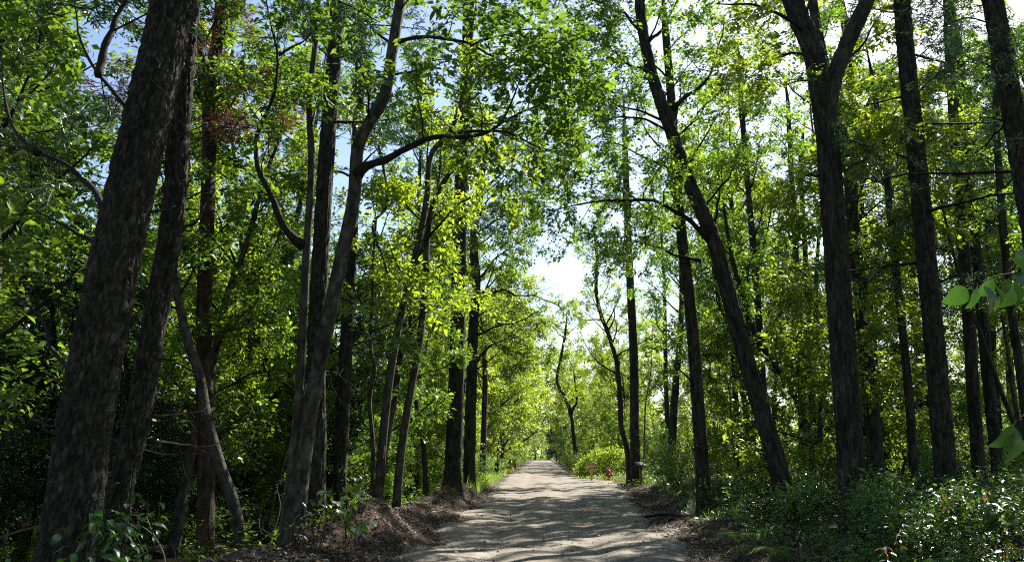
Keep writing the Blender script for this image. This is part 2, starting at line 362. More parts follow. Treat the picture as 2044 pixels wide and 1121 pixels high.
def cyl_cells(path, rad, sides, cw, ch, amp, seed, flare=0, twist=.15):
    "trunk surface with raised bark plates: a jittered cell pattern wrapped round the stem"
    P = np.asarray(path); n = len(P); r = rs(seed)
    T = unit(np.gradient(P, axis=0)); A = unit(np.cross(np.array([0, 1.0, 0]), T)); B = np.cross(T, A)
    s = np.concatenate([[0], np.cumsum(np.linalg.norm(np.diff(P, axis=0), axis=1))])
    th = np.arange(sides) * 2 * pi / sides
    rm = float(np.mean(rad)); nc = max(6, int(round(2 * pi * rm / cw))); nr = int(s[-1] / ch) + 4
    J = r.uniform(.1, .9, (nr + 2, nc, 2)); H = r.uniform(0, 1, (nr + 2, nc))
    U = (th[None, :] / (2 * pi) * nc + (s[:, None] * twist / cw * .2) + .22 * np.sin(s[:, None] * 3.1 + th[None, :] * 2) + .16 * np.sin(s[:, None] * 9.7 + th[None, :] * 3)); Vv = s[:, None] / ch + np.zeros((1, sides)) + .25 * np.sin(th[None, :] * 5 + s[:, None] * 2)
    Vv = Vv + 1
    ci = np.floor(U).astype(int); cj = np.floor(Vv).astype(int)
    dvv = np.zeros(U.shape); f1 = np.full(U.shape, 9.0); f2 = np.full(U.shape, 9.0); hh = np.zeros(U.shape)
    for di in (-1, 0, 1):
        for dj in (-1, 0, 1):
            a = (ci + di) % nc; b = np.clip(cj + dj, 0, nr + 1)
            d = np.hypot(ci + di + J[b, a, 0] - U, cj + dj + J[b, a, 1] - Vv)
            m1 = d < f1; f2 = np.where(m1, f1, np.minimum(f2, d)); hh = np.where(m1, H[b, a], hh); dvv = np.where(m1, cj + dj + J[b, a, 1] - Vv, dvv); f1 = np.where(m1, d, f1)
    g = smooth01(.05, .27, f2 - f1)
    disp = amp * (g * (.45 + .6 * hh + .35 * np.clip(dvv, -.6, .6)) + .18 * noise2(U * 3, Vv * 3, seed + 1, 2.0) - .6)
    lob = 1 + .05 * np.sin(th * 2 + seed)[None, :] + .04 * np.sin(th * 3 + s[:, None] * .8 + seed * 2)
    base = np.asarray(rad)[:, None] * lob
    if flare:
        base = base * (1 + flare * np.exp(-s[:, None] / .36) * (1 + .35 * np.sin(th * 5 + seed)[None, :]))
    Rr = base + disp
    V = P[:, None] + Rr[..., None] * (np.cos(th)[None, :, None] * A[:, None] + np.sin(th)[None, :, None] * B[:, None])
    i, j = np.meshgrid(np.arange(n - 1), np.arange(sides), indexing='ij'); j2 = (j + 1) % sides
    Q = np.stack([i * sides + j, i * sides + j2, (i + 1) * sides + j2, (i + 1) * sides + j], -1).reshape(-1, 4)
    tint = np.clip(hh, 0, 1).reshape(-1)
    return V.reshape(-1, 3), Q, tint

LEAFY = [dict(n=12, len=1, up=.05, wander=.16, rise=.25, seg=6, sides=5, thick=.016, fwd=.5, taper=.45),
         dict(n=5, len=.5, up=.02, wander=.22, rise=.15, seg=4, sides=3, thick=.011, leafy=True),
         dict(n=4, len=.55, up=0., wander=.25, rise=.05, seg=2, sides=3, thick=.008, t0=.2)]
BARE = [dict(n=8, len=1, up=-.02, wander=.22, rise=.0, seg=4, sides=3, thick=.012, fwd=.1, taper=.2), dict(n=4, len=.5, up=0, wander=.3, rise=0, seg=2, sides=3, thick=.008)]
PINEY = [dict(n=26, len=1, up=.02, wander=.10, rise=-.05, seg=6, sides=4, thick=.013, fwd=.1, taper=.55),
         dict(n=7, len=.38, up=.02, wander=.15, rise=.05, seg=3, sides=3, thick=.008, leafy=True),
         dict(n=3, len=.5, up=.02, wander=.2, rise=.05, seg=2, sides=3, thick=.006)]
BARK = {'pine': (M_PINEBARK, .044, .095, .030), 'oak': (M_OAKBARK, .05, .26, .030), 'grey': (M_GREYBARK, .06, .12, .003), 'red': (M_REDBARK, .03, .24, .008), 'dark': (M_OAKBARK, .035, .16, .008)}

def tree(name, label, depth, px, dia, top_dia, H, bark='oak', limbs=(), stems=(), n=12, z0=4.0, z1=1.0, ln=3.0, leaf=('broad', .095, 26), mat=None, plan=None, seed=1, sides=36, rings=130, group=None, flare=.75, limb_n=5, cat='tree', yl=0.0):
    r = rs(seed); kk = .92 if dia > .5 and depth < 8 else .82; dia = dia * kk; top_dia = top_dia * kk
    bx = at(px[0][0], px[0][1], depth); base = np.array([bx[0], depth, gz(bx[0], depth) - .04])
    if px[0][1] > 1121 and base[2] > bx[2]: base[2] = base[2]
    pts = [base * 0]
    for k, (x, y) in enumerate(px[1:]):
        q = at(x, y, depth + yl * (k + 1) / len(px)); pts.append(q - base)
    pts = [pts[0] + np.array([0, 0, -.25]) + (pts[0] - pts[1]) * 0] + [p for p in pts[1:]]
    d = unit(pts[-1] - pts[-2]); p = pts[-1]
    while p[2] < H:
        d = unit(d + r.normal(0, .06, 3) + np.array([0, 0, .10])); p = p + d * 1.3; pts.append(p)
    nvis = rings if rings > 300 else int(rings * .6); path = smooth_path(pts, nvis)
    zz = np.linspace(0, 1, nvis); rad = (dia * (1 - zz) ** .8 + top_dia * (1 - (1 - zz) ** .8)) / 2
    rad = rad * np.minimum(1, .06 + (1 - zz) / .14)
    if top_dia < 0: rad = dia / 2 * np.maximum(1 - zz, .06)
    root = thing(name, label, cat, base, group)
    bm, cw, ch, am = BARK[bark]
    V, Qd, ti = cyl_cells(path, rad, sides, max(cw, 2 * pi * dia / 2 / sides * 2.6), ch, am, seed, flare)
    obj('trunk', mesh('trunk', V, [Qd], bm, True, ti), root)
    mb = MB(); segs = []
    pl = plan or LEAFY
    for st in stems:     # extra stems rising from the same root or fork
        sp = [at(x, y, depth + st.get('dy', 0)) - base for x, y in st['px']]
        if st.get('root'): sp[0][2] = -.25
        d = unit(sp[-1] - sp[-2]); p = sp[-1]
        while p[2] < st.get('H', H * .8): d = unit(d + r.normal(0, .07, 3) + np.array([0, 0, .10])); p = p + d * 1.2; sp.append(p)
        sp = smooth_path(sp, 70); sr = np.linspace(st['d'] / 2, st['d'] * .28, 70) * (1 if st.get('root') else np.minimum(1, .45 + np.arange(70) / 14))
        V, Qd, ti = cyl_cells(sp, sr, 24, max(cw, .05), ch, am * .7, seed + 7, .25 if st.get('root') else 0)
        obj('stem', mesh('stem', V, [Qd], bm, True, ti), root)
        hz = sp[:, 2]; t0 = float(np.clip(np.searchsorted(hz, z0) / 70, .1, .9))
        sprout(r, sp, sr, max(3, n // 2), t0, ln * .8, pl, mb, segs)
    for lb in limbs:
        pp = lb['px']; m_ = len(pp)
        sp = np.array([at(x, y, depth + lb.get('dy', 0) * k / max(1, m_ - 1)) - base for k, (x, y) in enumerate(pp)])
        sp = smooth_path(sp, 26); sp = sp + (r.normal(0, 1, (9, 3))[np.arange(26) // 3] * .0017 * depth * np.minimum(1, np.arange(26) / 5)[:, None]); sp[1:-1] = (sp[:-2] + sp[1:-1] + sp[2:]) / 3; sr = np.linspace(lb['d'] / 2, lb['d'] * .06, 26) * (1 + .08 * np.sin(np.arange(26) * 1.7) + lb.get('swell', .6) * np.exp(-np.arange(26) / 1.2))
        lm = MB(); lm.tube(sp, sr, 10)
        obj('limb', lm.me('limb', M_TWIG if bark != 'grey' else M_GREYBARK), root)
        if lb.get('n', limb_n): sprout(r, sp, sr, lb.get('n', limb_n), .3, lb.get('ln', 1.3), pl[1:], mb, segs if not lb.get('bare') else [])
    if n:
        hz = path[:, 2]; t0 = float(np.clip(np.searchsorted(hz, z0) / nvis, .02, .95))
        sprout(r, path, rad, n, t0, ln, pl, mb, segs, t1=z1)
    sprout(r, path, rad * .5, 12 if bark in ('pine', 'red') else 7, .08, 1.1, BARE, mb, [], t1=.5)
    if mb.n: obj('twigs', mb.me('twigs', M_TWIG), root, kind='stuff')
    if segs:
        kind, size, per = leaf
        if kind == 'needle': c = needle_cloud(r, segs, per, size, .03)
        else: c = leaf_cloud(r, segs, per, size, size * .75)
        obj('crown', leaves('crown', *c[:5], mat or M_LEAF, c[5], fine=size > .105), root)
    return root

# ------------------------------------------------------------------ the trees one can point to
D = dict
tree('pine_tree', 'huge leaning pine trunk with flaky plated bark, thickest tree at the left', 7.4,
     [(70, 1300), (138, 1050), (172, 820), (215, 600), (262, 380), (312, 160), (352, -20), (385, -180)], .54, .31, 17, 'pine', seed=3, sides=160, rings=500, n=14, z0=7.5, ln=3.4,
     leaf=('needle', .11, 34), mat=M_NEEDLE, plan=PINEY, limb_n=4,
     limbs=[D(px=[(215, 430), (192, 385), (150, 340), (75, 305), (20, 290)], d=.085, dy=.8, n=5, ln=.9), D(px=[(75, 305), (30, 270), (14, 215), (2, 140), (-30, 60)], d=.05, dy=.8, n=4),
            D(px=[(200, 495), (150, 462), (95, 432), (45, 405)], d=.055, dy=.5, n=3, ln=.5, bare=True),
            D(px=[(275, 240), (230, 185), (196, 150), (170, 100), (150, 20), (140, -60)], d=.05, dy=.6, n=4),
            D(px=[(195, 152), (207, 110), (226, 50), (252, -20), (270, -80)], d=.10, dy=.3, n=2, swell=-.35),
            D(px=[(150, 745), (105, 700), (88, 650), (60, 610), (-20, 570)], d=.04, dy=.6, n=6, ln=.7, bare=True),
            D(px=[(120, 850), (75, 840), (45, 825), (10, 800)], d=.03, dy=.4, n=4, ln=.5, bare=True)])
tree('pine_tree', 'flaky barked second pine trunk leaning beside the huge left pine', 8.6,
     [(205, 1230), (238, 1000), (278, 820), (308, 640), (336, 490), (350, 380), (354, 290), (368, 120), (385, -60)], .31, .23, 15, 'pine', seed=8, sides=84, rings=330, n=12, z0=7.5, ln=2.6,
     leaf=('needle', .11, 30), mat=M_NEEDLE, plan=PINEY,
     limbs=[D(px=[(355, 465), (380, 450), (402, 425), (412, 405)], d=.05, dy=.2, n=0), D(px=[(338, 420), (325, 380), (322, 340)], d=.05, dy=.2, n=0),
            D(px=[(300, 880), (345, 885), (400, 890), (470, 870)], d=.045, dy=1, n=7, ln=.8, bare=True),
            D(px=[(305, 830), (345, 828), (400, 815), (450, 780)], d=.03, dy=1, n=5, ln=.6, bare=True)])
tree('swamp_tree', 'straight reddish trunk forking near the top with dead brown foliage', 16.2,
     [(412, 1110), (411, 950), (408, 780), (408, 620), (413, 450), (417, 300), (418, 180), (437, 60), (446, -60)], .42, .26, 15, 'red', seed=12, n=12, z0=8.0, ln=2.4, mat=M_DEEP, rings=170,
     stems=[D(px=[(418, 200), (404, 130), (392, 60), (384, -40)], d=.2, H=14)])
tree('leaning_tree', 'slender trunk leaning left across the straight reddish trunk', 14.8,
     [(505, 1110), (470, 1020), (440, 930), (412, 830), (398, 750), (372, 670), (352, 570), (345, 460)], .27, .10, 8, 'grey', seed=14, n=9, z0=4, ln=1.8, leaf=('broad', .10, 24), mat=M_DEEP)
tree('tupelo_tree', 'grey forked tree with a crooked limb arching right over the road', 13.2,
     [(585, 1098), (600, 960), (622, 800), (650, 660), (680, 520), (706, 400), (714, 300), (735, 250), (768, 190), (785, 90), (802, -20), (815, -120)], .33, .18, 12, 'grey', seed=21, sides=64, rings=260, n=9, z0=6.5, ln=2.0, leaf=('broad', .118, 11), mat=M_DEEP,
     stems=[D(px=[(562, 1092), (580, 950), (595, 800), (605, 640), (612, 500), (622, 330), (618, 200), (632, 60), (636, -60)], d=.17, H=10, root=True)],
     limbs=[D(px=[(712, 350), (735, 328), (765, 318), (800, 302), (838, 285), (880, 268), (920, 272), (962, 268), (995, 248), (1020, 205), (1040, 150)], d=.15, dy=-1.0, n=12, ln=1.5),
            D(px=[(900, 270), (950, 260), (1000, 262), (1050, 280), (1100, 298), (1150, 320)], d=.07, dy=-1.0, n=10, ln=1.3),
            D(px=[(606, 492), (575, 468), (552, 428), (545, 390), (520, 350), (510, 315), (516, 270), (545, 205), (553, 120), (535, 40), (525, -40)], d=.13, dy=-.4, n=9, ln=1.4),
            D(px=[(995, 248), (1050, 222), (1095, 200), (1135, 190), (1170, 200)], d=.05, dy=-1.6, n=16, ln=1.2), D(px=[(930, 95), (1000, 70), (1060, 60), (1120, 80)], d=.05, dy=-1.6, n=14, ln=1.3),
            D(px=[(555, 110), (590, 92), (625, 60), (660, 20)], d=.05, dy=-.3, n=4, ln=1.2),
            D(px=[(785, 90), (830, 75), (890, 75), (960, 95), (1010, 130), (1050, 165)], d=.08, dy=-2.2, n=12, ln=1.5),
            D(px=[(660, 740), (700, 700), (745, 665), (800, 640), (840, 625)], d=.045, dy=-.5, n=5, ln=1.0),
            D(px=[(590, 780), (560, 810), (530, 850), (485, 880)], d=.035, dy=.5, n=2, ln=.5, bare=True)])
tree('pine_tree', 'dark pine trunk close behind the grey forked tree', 15.8,
     [(628, 1070), (632, 900), (632, 700), (640, 520), (652, 300), (668, 100), (680, -60)], .44, .30, 17, 'pine', seed=31, sides=60, rings=240, n=14, z0=8.5, ln=2.6, leaf=('needle', .12, 30), mat=M_NEEDLE, plan=PINEY)
tree('pine_tree', 'straight pine trunk standing between the grey forked tree and the slender clump', 22.5,
     [(677, 1018), (682, 880), (690, 700), (702, 480), (714, 250), (722, 60), (728, -60)], .45, .30, 19, 'pine', seed=33, sides=48, rings=200, n=14, z0=9.5, ln=2.8, leaf=('needle', .13, 28), mat=M_NEEDLE, plan=PINEY)
tree('sourwood_tree', 'clump of slender crooked stems rising from the leaf bank on the left', 20.5,
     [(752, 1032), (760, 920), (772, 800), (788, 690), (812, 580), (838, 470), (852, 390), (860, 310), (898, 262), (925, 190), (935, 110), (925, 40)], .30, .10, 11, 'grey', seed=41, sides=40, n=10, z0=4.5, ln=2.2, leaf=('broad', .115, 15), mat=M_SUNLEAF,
     stems=[D(px=[(788, 1024), (800, 910), (818, 790), (838, 680), (850, 560), (852, 480), (868, 400), (905, 330)], d=.24, H=10, root=True, dy=.3),
            D(px=[(742, 1020), (745, 900), (738, 800), (748, 740), (740, 690)], d=.13, H=7, root=True, dy=.5),
            D(px=[(780, 560), (752, 480), (745, 445), (772, 410), (768, 350), (755, 290)], d=.10, H=8, dy=.5)],
     limbs=[D(px=[(850, 480), (880, 440), (930, 400), (990, 365), (1040, 320)], d=.08, dy=-1.5, n=8, ln=1.3), D(px=[(790, 690), (830, 640), (880, 610), (930, 590)], d=.05, dy=-2, n=7, ln=1.4)])
tree('slender_tree', 'thin dark trunk tilting left behind the slender clump', 27, [(852, 1000), (846, 900), (832, 810), (822, 740), (818, 640)], .22, .08, 8, 'dark', seed=43, n=9, z0=3, ln=2.0, mat=M_LEAF)
tree('pine_tree', 'stout dark pine trunk rooted on the leaf bank at the left road edge', 28,
     [(900, 985), (908, 850), (913, 700), (916, 500), (924, 300), (932, 120), (938, -40)], .68, .42, 21, 'pine', seed=51, sides=60, rings=240, n=14, z0=9, ln=3.2, leaf=('needle', .14, 26), mat=M_NEEDLE, plan=PINEY)
tree('oak_tree', 'dark oak with bare angular limbs reaching right over the road', 34,
     [(936, 970), (938, 860), (942, 740), (946, 640), (950, 560), (945, 480), (955, 400), (965, 320)], .62, .25, 16, 'oak', seed=53, n=14, z0=6.5, ln=3.6, mat=M_LEAF, leaf=('broad', .11, 22), sides=44,
     limbs=[D(px=[(950, 600), (985, 582), (1020, 582), (1060, 595), (1100, 602), (1122, 620), (1134, 650)], d=.11, dy=-3, n=14, ln=1.7, bare=True),
            D(px=[(946, 670), (985, 660), (1025, 645), (1065, 622), (1105, 616)], d=.11, dy=-2, n=14, ln=1.6, bare=True),
            D(px=[(945, 730), (980, 690), (1020, 670), (1050, 650)], d=.12, dy=2, n=8, ln=2.0),
            D(px=[(950, 560), (990, 520), (1030, 490), (1070, 480)], d=.12, dy=3, n=14, ln=2.2), D(px=[(948, 470), (1000, 430), (1055, 395), (1110, 375)], d=.12, dy=-2, n=16, ln=2.2), D(px=[(955, 400), (1010, 330), (1060, 300), (1120, 270)], d=.12, dy=1, n=16, ln=2.2), D(px=[(948, 640), (1000, 700), (1040, 720)], d=.08, dy=2, n=12, ln=2.0)])
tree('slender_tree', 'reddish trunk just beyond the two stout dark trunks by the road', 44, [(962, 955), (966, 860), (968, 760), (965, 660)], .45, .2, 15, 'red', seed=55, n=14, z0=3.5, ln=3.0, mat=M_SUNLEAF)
def dead_sprays(depth, spots, seed):
    r = rs(seed); root = [o for o in S.objects if o.get('label', '').startswith('straight reddish trunk')][0]; b = np.array(root.location); mb = MB(); segs = []
    for x, y, l in spots:
        q = at(x, y, depth) - b
        for k in range(4):
            p = walk(r, q, np.array([r.normal(), r.normal(0, .5), -.1]), l * 1.2, 4, .2, -.02); R_ = np.linspace(.012, .004, 5); mb.tube(p, R_, 4, cap=False); sprout(r, p, R_, 7, .1, l * .45, PINEY[1:], mb, segs)
    obj('dead_twigs', mb.me('dead_twigs', M_TWIG), root, kind='stuff'); c = needle_cloud(r, segs, 15, .10, .03); obj('dead_foliage', leaves('dead_foliage', *c[:5], M_DEADFOL, c[5]), root)
dead_sprays(16.0, [(425, 40, 1.0), (412, 110, .9), (430, 190, .9), (470, 260, 1.0), (405, 230, .9), (500, 250, .8), (440, 120, .9), (405, 60, .8), (480, 150, .8), (300, 160, 1.0), (260, 190, 1.0), (240, 230, .9), (320, 110, .9), (215, 170, .9), (425, 260, .9), (520, 215, .9), (450, 60, .9)], 600)
# right of the road
tree('pine_tree', 'straight bare pine trunk rising beside the slanted info panel', 45,
     [(1269, 962), (1267, 850), (1265, 720), (1260, 600), (1254, 480), (1250, 360), (1246, 240)], .70, .36, 22, 'pine', seed=61, sides=40, rings=160, n=16, z0=12.5, ln=3.4, leaf=('needle', .16, 22), mat=M_NEEDLE, plan=PINEY)
tree('crooked_tree', 'thin crooked tree curving up left of the info panel pine', 47,
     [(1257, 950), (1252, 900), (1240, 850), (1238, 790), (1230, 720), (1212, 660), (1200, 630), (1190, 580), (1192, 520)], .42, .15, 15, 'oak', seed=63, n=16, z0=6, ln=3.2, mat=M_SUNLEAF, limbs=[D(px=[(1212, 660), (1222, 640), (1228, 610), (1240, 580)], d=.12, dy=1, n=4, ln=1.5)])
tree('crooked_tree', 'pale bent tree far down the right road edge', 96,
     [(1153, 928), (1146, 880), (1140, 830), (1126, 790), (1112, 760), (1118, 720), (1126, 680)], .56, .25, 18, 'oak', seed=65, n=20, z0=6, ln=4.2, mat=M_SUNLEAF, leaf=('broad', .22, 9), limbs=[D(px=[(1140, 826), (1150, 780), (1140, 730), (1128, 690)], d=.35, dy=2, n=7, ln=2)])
tree('slim_tree', 'dark upright trunk beside the white stake at the right roadside', 22,
     [(1407, 1025), (1400, 900), (1390, 760), (1378, 620), (1362, 480), (1350, 350), (1340, 200), (1328, 60), (1320, -60)], .44, .22, 15, 'dark', seed=71, n=12, z0=6.5, ln=2.4, mat=M_LEAF, sides=44, rings=180, leaf=('broad', .085, 26),
     limbs=[D(px=[(1392, 780), (1350, 730), (1320, 690)], d=.06, dy=-1, n=6, ln=1.1), D(px=[(1375, 590), (1400, 540), (1410, 500)], d=.05, dy=.5, n=4, ln=1)])
tree('oak_tree', 'big oak leaning left over the road with long arching limbs', 19.5,
     [(1572, 1005), (1552, 930), (1522, 830), (1488, 710), (1458, 600), (1428, 490), (1400, 420), (1366, 340), (1335, 250), (1305, 160), (1285, 70), (1272, -40)], .54, .26, 15, 'oak', seed=73, sides=64, rings=260, n=13, z0=7.5, ln=2.8, mat=M_LEAF, leaf=('broad', .085, 26),
     limbs=[D(px=[(1418, 482), (1388, 452), (1360, 425), (1320, 405), (1280, 398), (1235, 400), (1180, 402), (1120, 415), (1080, 430)], d=.13, dy=-1.5, n=24, ln=1.8),
            D(px=[(1400, 520), (1355, 512), (1320, 494), (1280, 484), (1245, 480), (1200, 500)], d=.08, dy=.8, n=16, ln=1.6),
            D(px=[(1424, 478), (1430, 430), (1436, 390), (1448, 360), (1470, 330)], d=.10, dy=.5, n=6, ln=1.4),
            D(px=[(1345, 215), (1375, 190), (1420, 150), (1435, 80), (1460, 10)], d=.12, dy=1.5, n=12, ln=1.8),
            D(px=[(1300, 150), (1260, 130), (1200, 120), (1150, 130)], d=.08, dy=-1, n=18, ln=1.8),
            D(px=[(1285, 70), (1250, 30), (1210, 10), (1160, -10), (1120, 10)], d=.09, dy=-1, n=16, ln=1.9),
            D(px=[(1345, 270), (1300, 240), (1240, 232), (1180, 250), (1130, 270)], d=.08, dy=-1.2, n=18, ln=1.8),
            D(px=[(1292, 85), (1330, 45), (1350, 0), (1370, -40)], d=.10, dy=-1, n=6, ln=1.4)])
tree('leaning_tree', 'slender crooked trunk leaning left just behind the big leaning oak', 26,
     [(1640, 950), (1605, 840), (1575, 770), (1535, 710), (1508, 670), (1490, 610)], .30, .12, 10, 'oak', seed=75, n=9, z0=4, ln=2, mat=M_LEAF)
tree('oak_tree', 'stout grey oak trunk splitting into a wide Y near the top right', 15.5,
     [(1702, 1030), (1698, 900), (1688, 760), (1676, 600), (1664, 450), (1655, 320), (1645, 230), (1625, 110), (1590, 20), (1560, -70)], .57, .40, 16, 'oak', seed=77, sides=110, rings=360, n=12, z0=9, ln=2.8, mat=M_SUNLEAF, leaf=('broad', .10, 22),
     stems=[D(px=[(1655, 330), (1652, 250), (1662, 170), (1690, 90), (1722, 20), (1750, -50)], d=.36, H=15)],
     limbs=[D(px=[(1640, 352), (1610, 352), (1590, 358)], d=.07, dy=-.3, n=2, ln=.5), D(px=[(1660, 345), (1720, 320), (1770, 280), (1810, 255)], d=.04, dy=-.6, n=7, ln=.9),
            D(px=[(1690, 700), (1722, 690), (1748, 668), (1762, 650)], d=.03, dy=-.4, n=6, ln=.5), D(px=[(1620, 160), (1560, 165), (1510, 160), (1460, 158)], d=.04, dy=-.8, n=8, ln=1.0)])
tree('dark_tree', 'dark trunk half hidden behind the stout Y shaped oak', 20, [(1752, 990), (1742, 850), (1728, 700), (1716, 560), (1702, 440), (1694, 320)], .46, .26, 15, 'dark', seed=79, n=12, z0=7, ln=2.4, mat=M_LEAF, leaf=('broad', .085, 24))
tree('pine_tree', 'straight brown trunk seen just right of the stout Y shaped oak', 27, [(1762, 960), (1748, 800), (1732, 620), (1718, 440), (1704, 260), (1692, 100)], .46, .3, 19, 'pine', seed=81, n=20, z0=6.5, ln=2.6, leaf=('needle', .13, 26), mat=M_NEEDLE, plan=PINEY)
tree('pine_tree', 'straight dark pine trunk between the Y shaped oak and the twin trunks', 15.8,
     [(1893, 1045), (1884, 900), (1873, 760), (1858, 600), (1842, 440), (1826, 280), (1810, 120), (1798, -40)], .46, .30, 18, 'pine', seed=83, sides=64, rings=260, n=24, z0=4.6, ln=2.6, leaf=('needle', .10, 34), mat=M_NEEDLE, plan=PINEY,
     limbs=[D(px=[(1850, 560), (1820, 540), (1790, 545), (1760, 560)], d=.035, dy=.6, n=7, ln=.7), D(px=[(1830, 330), (1780, 300), (1740, 290), (1700, 310)], d=.03, dy=.8, n=7, ln=.8), D(px=[(1815, 200), (1870, 150), (1930, 120), (1990, 110)], d=.04, dy=-.5, n=8, ln=.9)])
tree('slender_tree', 'thin wavy dark trunk left of the straight dark pine', 19,
     [(1818, 940), (1815, 800), (1800, 650), (1788, 530), (1776, 420), (1768, 330), (1752, 230), (1742, 160)], .25, .12, 11, 'dark', seed=85, n=10, z0=5, ln=2, mat=M_LEAF, leaf=('broad', .085, 24), limbs=[D(px=[(1772, 380), (1750, 330), (1725, 250)], d=.05, n=4, ln=.8), D(px=[(1795, 600), (1770, 570), (1740, 540), (1715, 500)], d=.035, n=5, ln=.7)])
tree('pine_tree', 'left one of the twin straight trunks near the right edge', 22, [(1952, 960), (1944, 800), (1932, 620), (1920, 450), (1908, 280), (1896, 100), (1890, -40)], .42, .28, 18, 'pine', seed=87, n=22, z0=5.0, ln=2.6, leaf=('needle', .12, 28), mat=M_NEEDLE, plan=PINEY)
tree('pine_tree', 'right one of the twin straight trunks near the right edge', 23.5, [(1990, 940), (1975, 780), (1960, 620), (1944, 450), (1930, 300), (1916, 120)], .40, .26, 18, 'pine', seed=89, n=20, z0=5.5, ln=2.6, leaf=('needle', .12, 28), mat=M_NEEDLE, plan=PINEY)
tree('pine_tree', 'big leaning trunk crossing the top right corner', 13, [(2130, 1080), (2112, 850), (2085, 620), (2062, 460), (2035, 300), (2008, 140), (1982, 0), (1965, -100)], .42, .32, 18, 'pine', seed=91, sides=60, rings=240, n=22, z0=4.6, ln=2.6, leaf=('needle', .10, 32), mat=M_NEEDLE, plan=PINEY,
     limbs=[D(px=[(2012, 160), (1970, 130), (1920, 120), (1870, 140)], d=.04, dy=-.5, n=8, ln=.8), D(px=[(1998, 70), (1950, 40), (1900, 45), (1840, 80)], d=.04, dy=.5, n=8, ln=.9)])
tree('slender_tree', 'thin trunk at the far right edge behind the large hanging leaves', 18, [(2062, 960), (2045, 800), (2022, 640), (2008, 520), (1998, 400), (1990, 280)], .26, .14, 12, 'dark', seed=93, n=10, z0=5, ln=2, mat=M_LEAF, limbs=[D(px=[(2022, 650), (2040, 620), (2060, 600)], d=.05, n=3, ln=.8), D(px=[(2018, 620), (1985, 595), (1965, 580)], d=.04, n=3, ln=.7)])
# slim trunks of the middle distance on the right, each seen between nearer ones
for k, (d_, dia, lab, px) in enumerate([
    (33, .38, 'pale straight trunk right of the big leaning oak, sunlit leaves around it', [(1600, 940), (1600, 800), (1596, 650), (1588, 500), (1580, 350), (1572, 200)]),
    (36, .36, 'straight trunk left of the stout Y shaped oak in the middle distance', [(1622, 930), (1620, 780), (1615, 640), (1606, 480), (1598, 330)]),
    (30, .32, 'slim trunk seen through leaves above the bend of the leaning oak', [(1530, 950), (1525, 800), (1515, 640), (1502, 480), (1490, 330), (1478, 200)]),
    (38, .34, 'slim upright trunk between the upright roadside trunk and the leaning oak', [(1468, 940), (1468, 800), (1462, 680), (1452, 560), (1446, 420)]),
    (52, .40, 'distant straight trunk just right of the info panel pine', [(1332, 945), (1331, 820), (1328, 700), (1326, 580), (1320, 460)]),
    (34, .40, 'brown trunk in the gap behind the straight dark pine', [(1840, 930), (1836, 780), (1828, 640), (1816, 480), (1806, 320)])]):
    tree('slim_tree', lab, d_, px, dia, .2, 17, 'pine', seed=100 + k, n=14, z0=7, ln=2.6, mat=M_LEAF, leaf=('broad', .10, 20), sides=26, rings=70)

# ------------------------------------------------------------------ kinds of background tree, copied through the woods
def proto(name, H, dia, bark, n, z0, ln, leaf, mat, plan, seed, lean=.03, crook=.05):
    r = rs(seed); root = thing(name, '', 'tree', (0, 0, 0))
    path = walk(r, np.array([0, 0, -.3]), np.array([r.normal(0, lean), r.normal(0, lean), 1]), H, 12, crook, .04)
    path = smooth_path(path, 50); zz = np.linspace(0, 1, 50); rad = dia / 2 * np.maximum(1 - zz, .05) ** .8
    bm, cw, ch, am = BARK[bark]
    V, Qd, ti = cyl_cells(path, rad, 18, .07, ch * 1.5, am, seed, .3)
    obj('trunk', mesh('trunk', V, [Qd], bm, True, ti), root)
    mb = MB(); segs = []; sprout(r, path, rad, n, z0 / H, ln, plan, mb, segs)
    obj('twigs', mb.me('twigs', M_TWIG), root, kind='stuff')
    c = needle_cloud(r, segs, leaf[2], leaf[1], .03) if leaf[0] == 'needle' else leaf_cloud(r, segs, leaf[2], leaf[1], leaf[1] * .8)
    obj('crown', leaves('crown', *c[:5], mat, c[5]), root)
    return root
TALLP = [dict(LEAFY[0]), dict(LEAFY[1], n=5), dict(LEAFY[2], n=4)]
LAYER = [dict(n=12, len=1, up=-.01, wander=.12, rise=.1, seg=5, sides=4, thick=.010, fwd=.3, taper=.4), dict(n=6, len=.45, up=0, wander=.2, rise=.02, seg=3, sides=3, thick=.008, leafy=True), dict(n=3, len=.5, up=0, wander=.2, rise=0, seg=2, sides=3, thick=.006)]
UNDER = [dict(n=12, len=1, up=.02, wander=.16, rise=.15, seg=5, sides=4, thick=.012, fwd=.35, taper=.35), dict(n=6, len=.5, up=0, wander=.2, rise=.05, seg=3, sides=3, thick=.009, leafy=True), dict(n=4, len=.5, up=0, wander=.2, rise=0, seg=2, sides=3, thick=.006)]
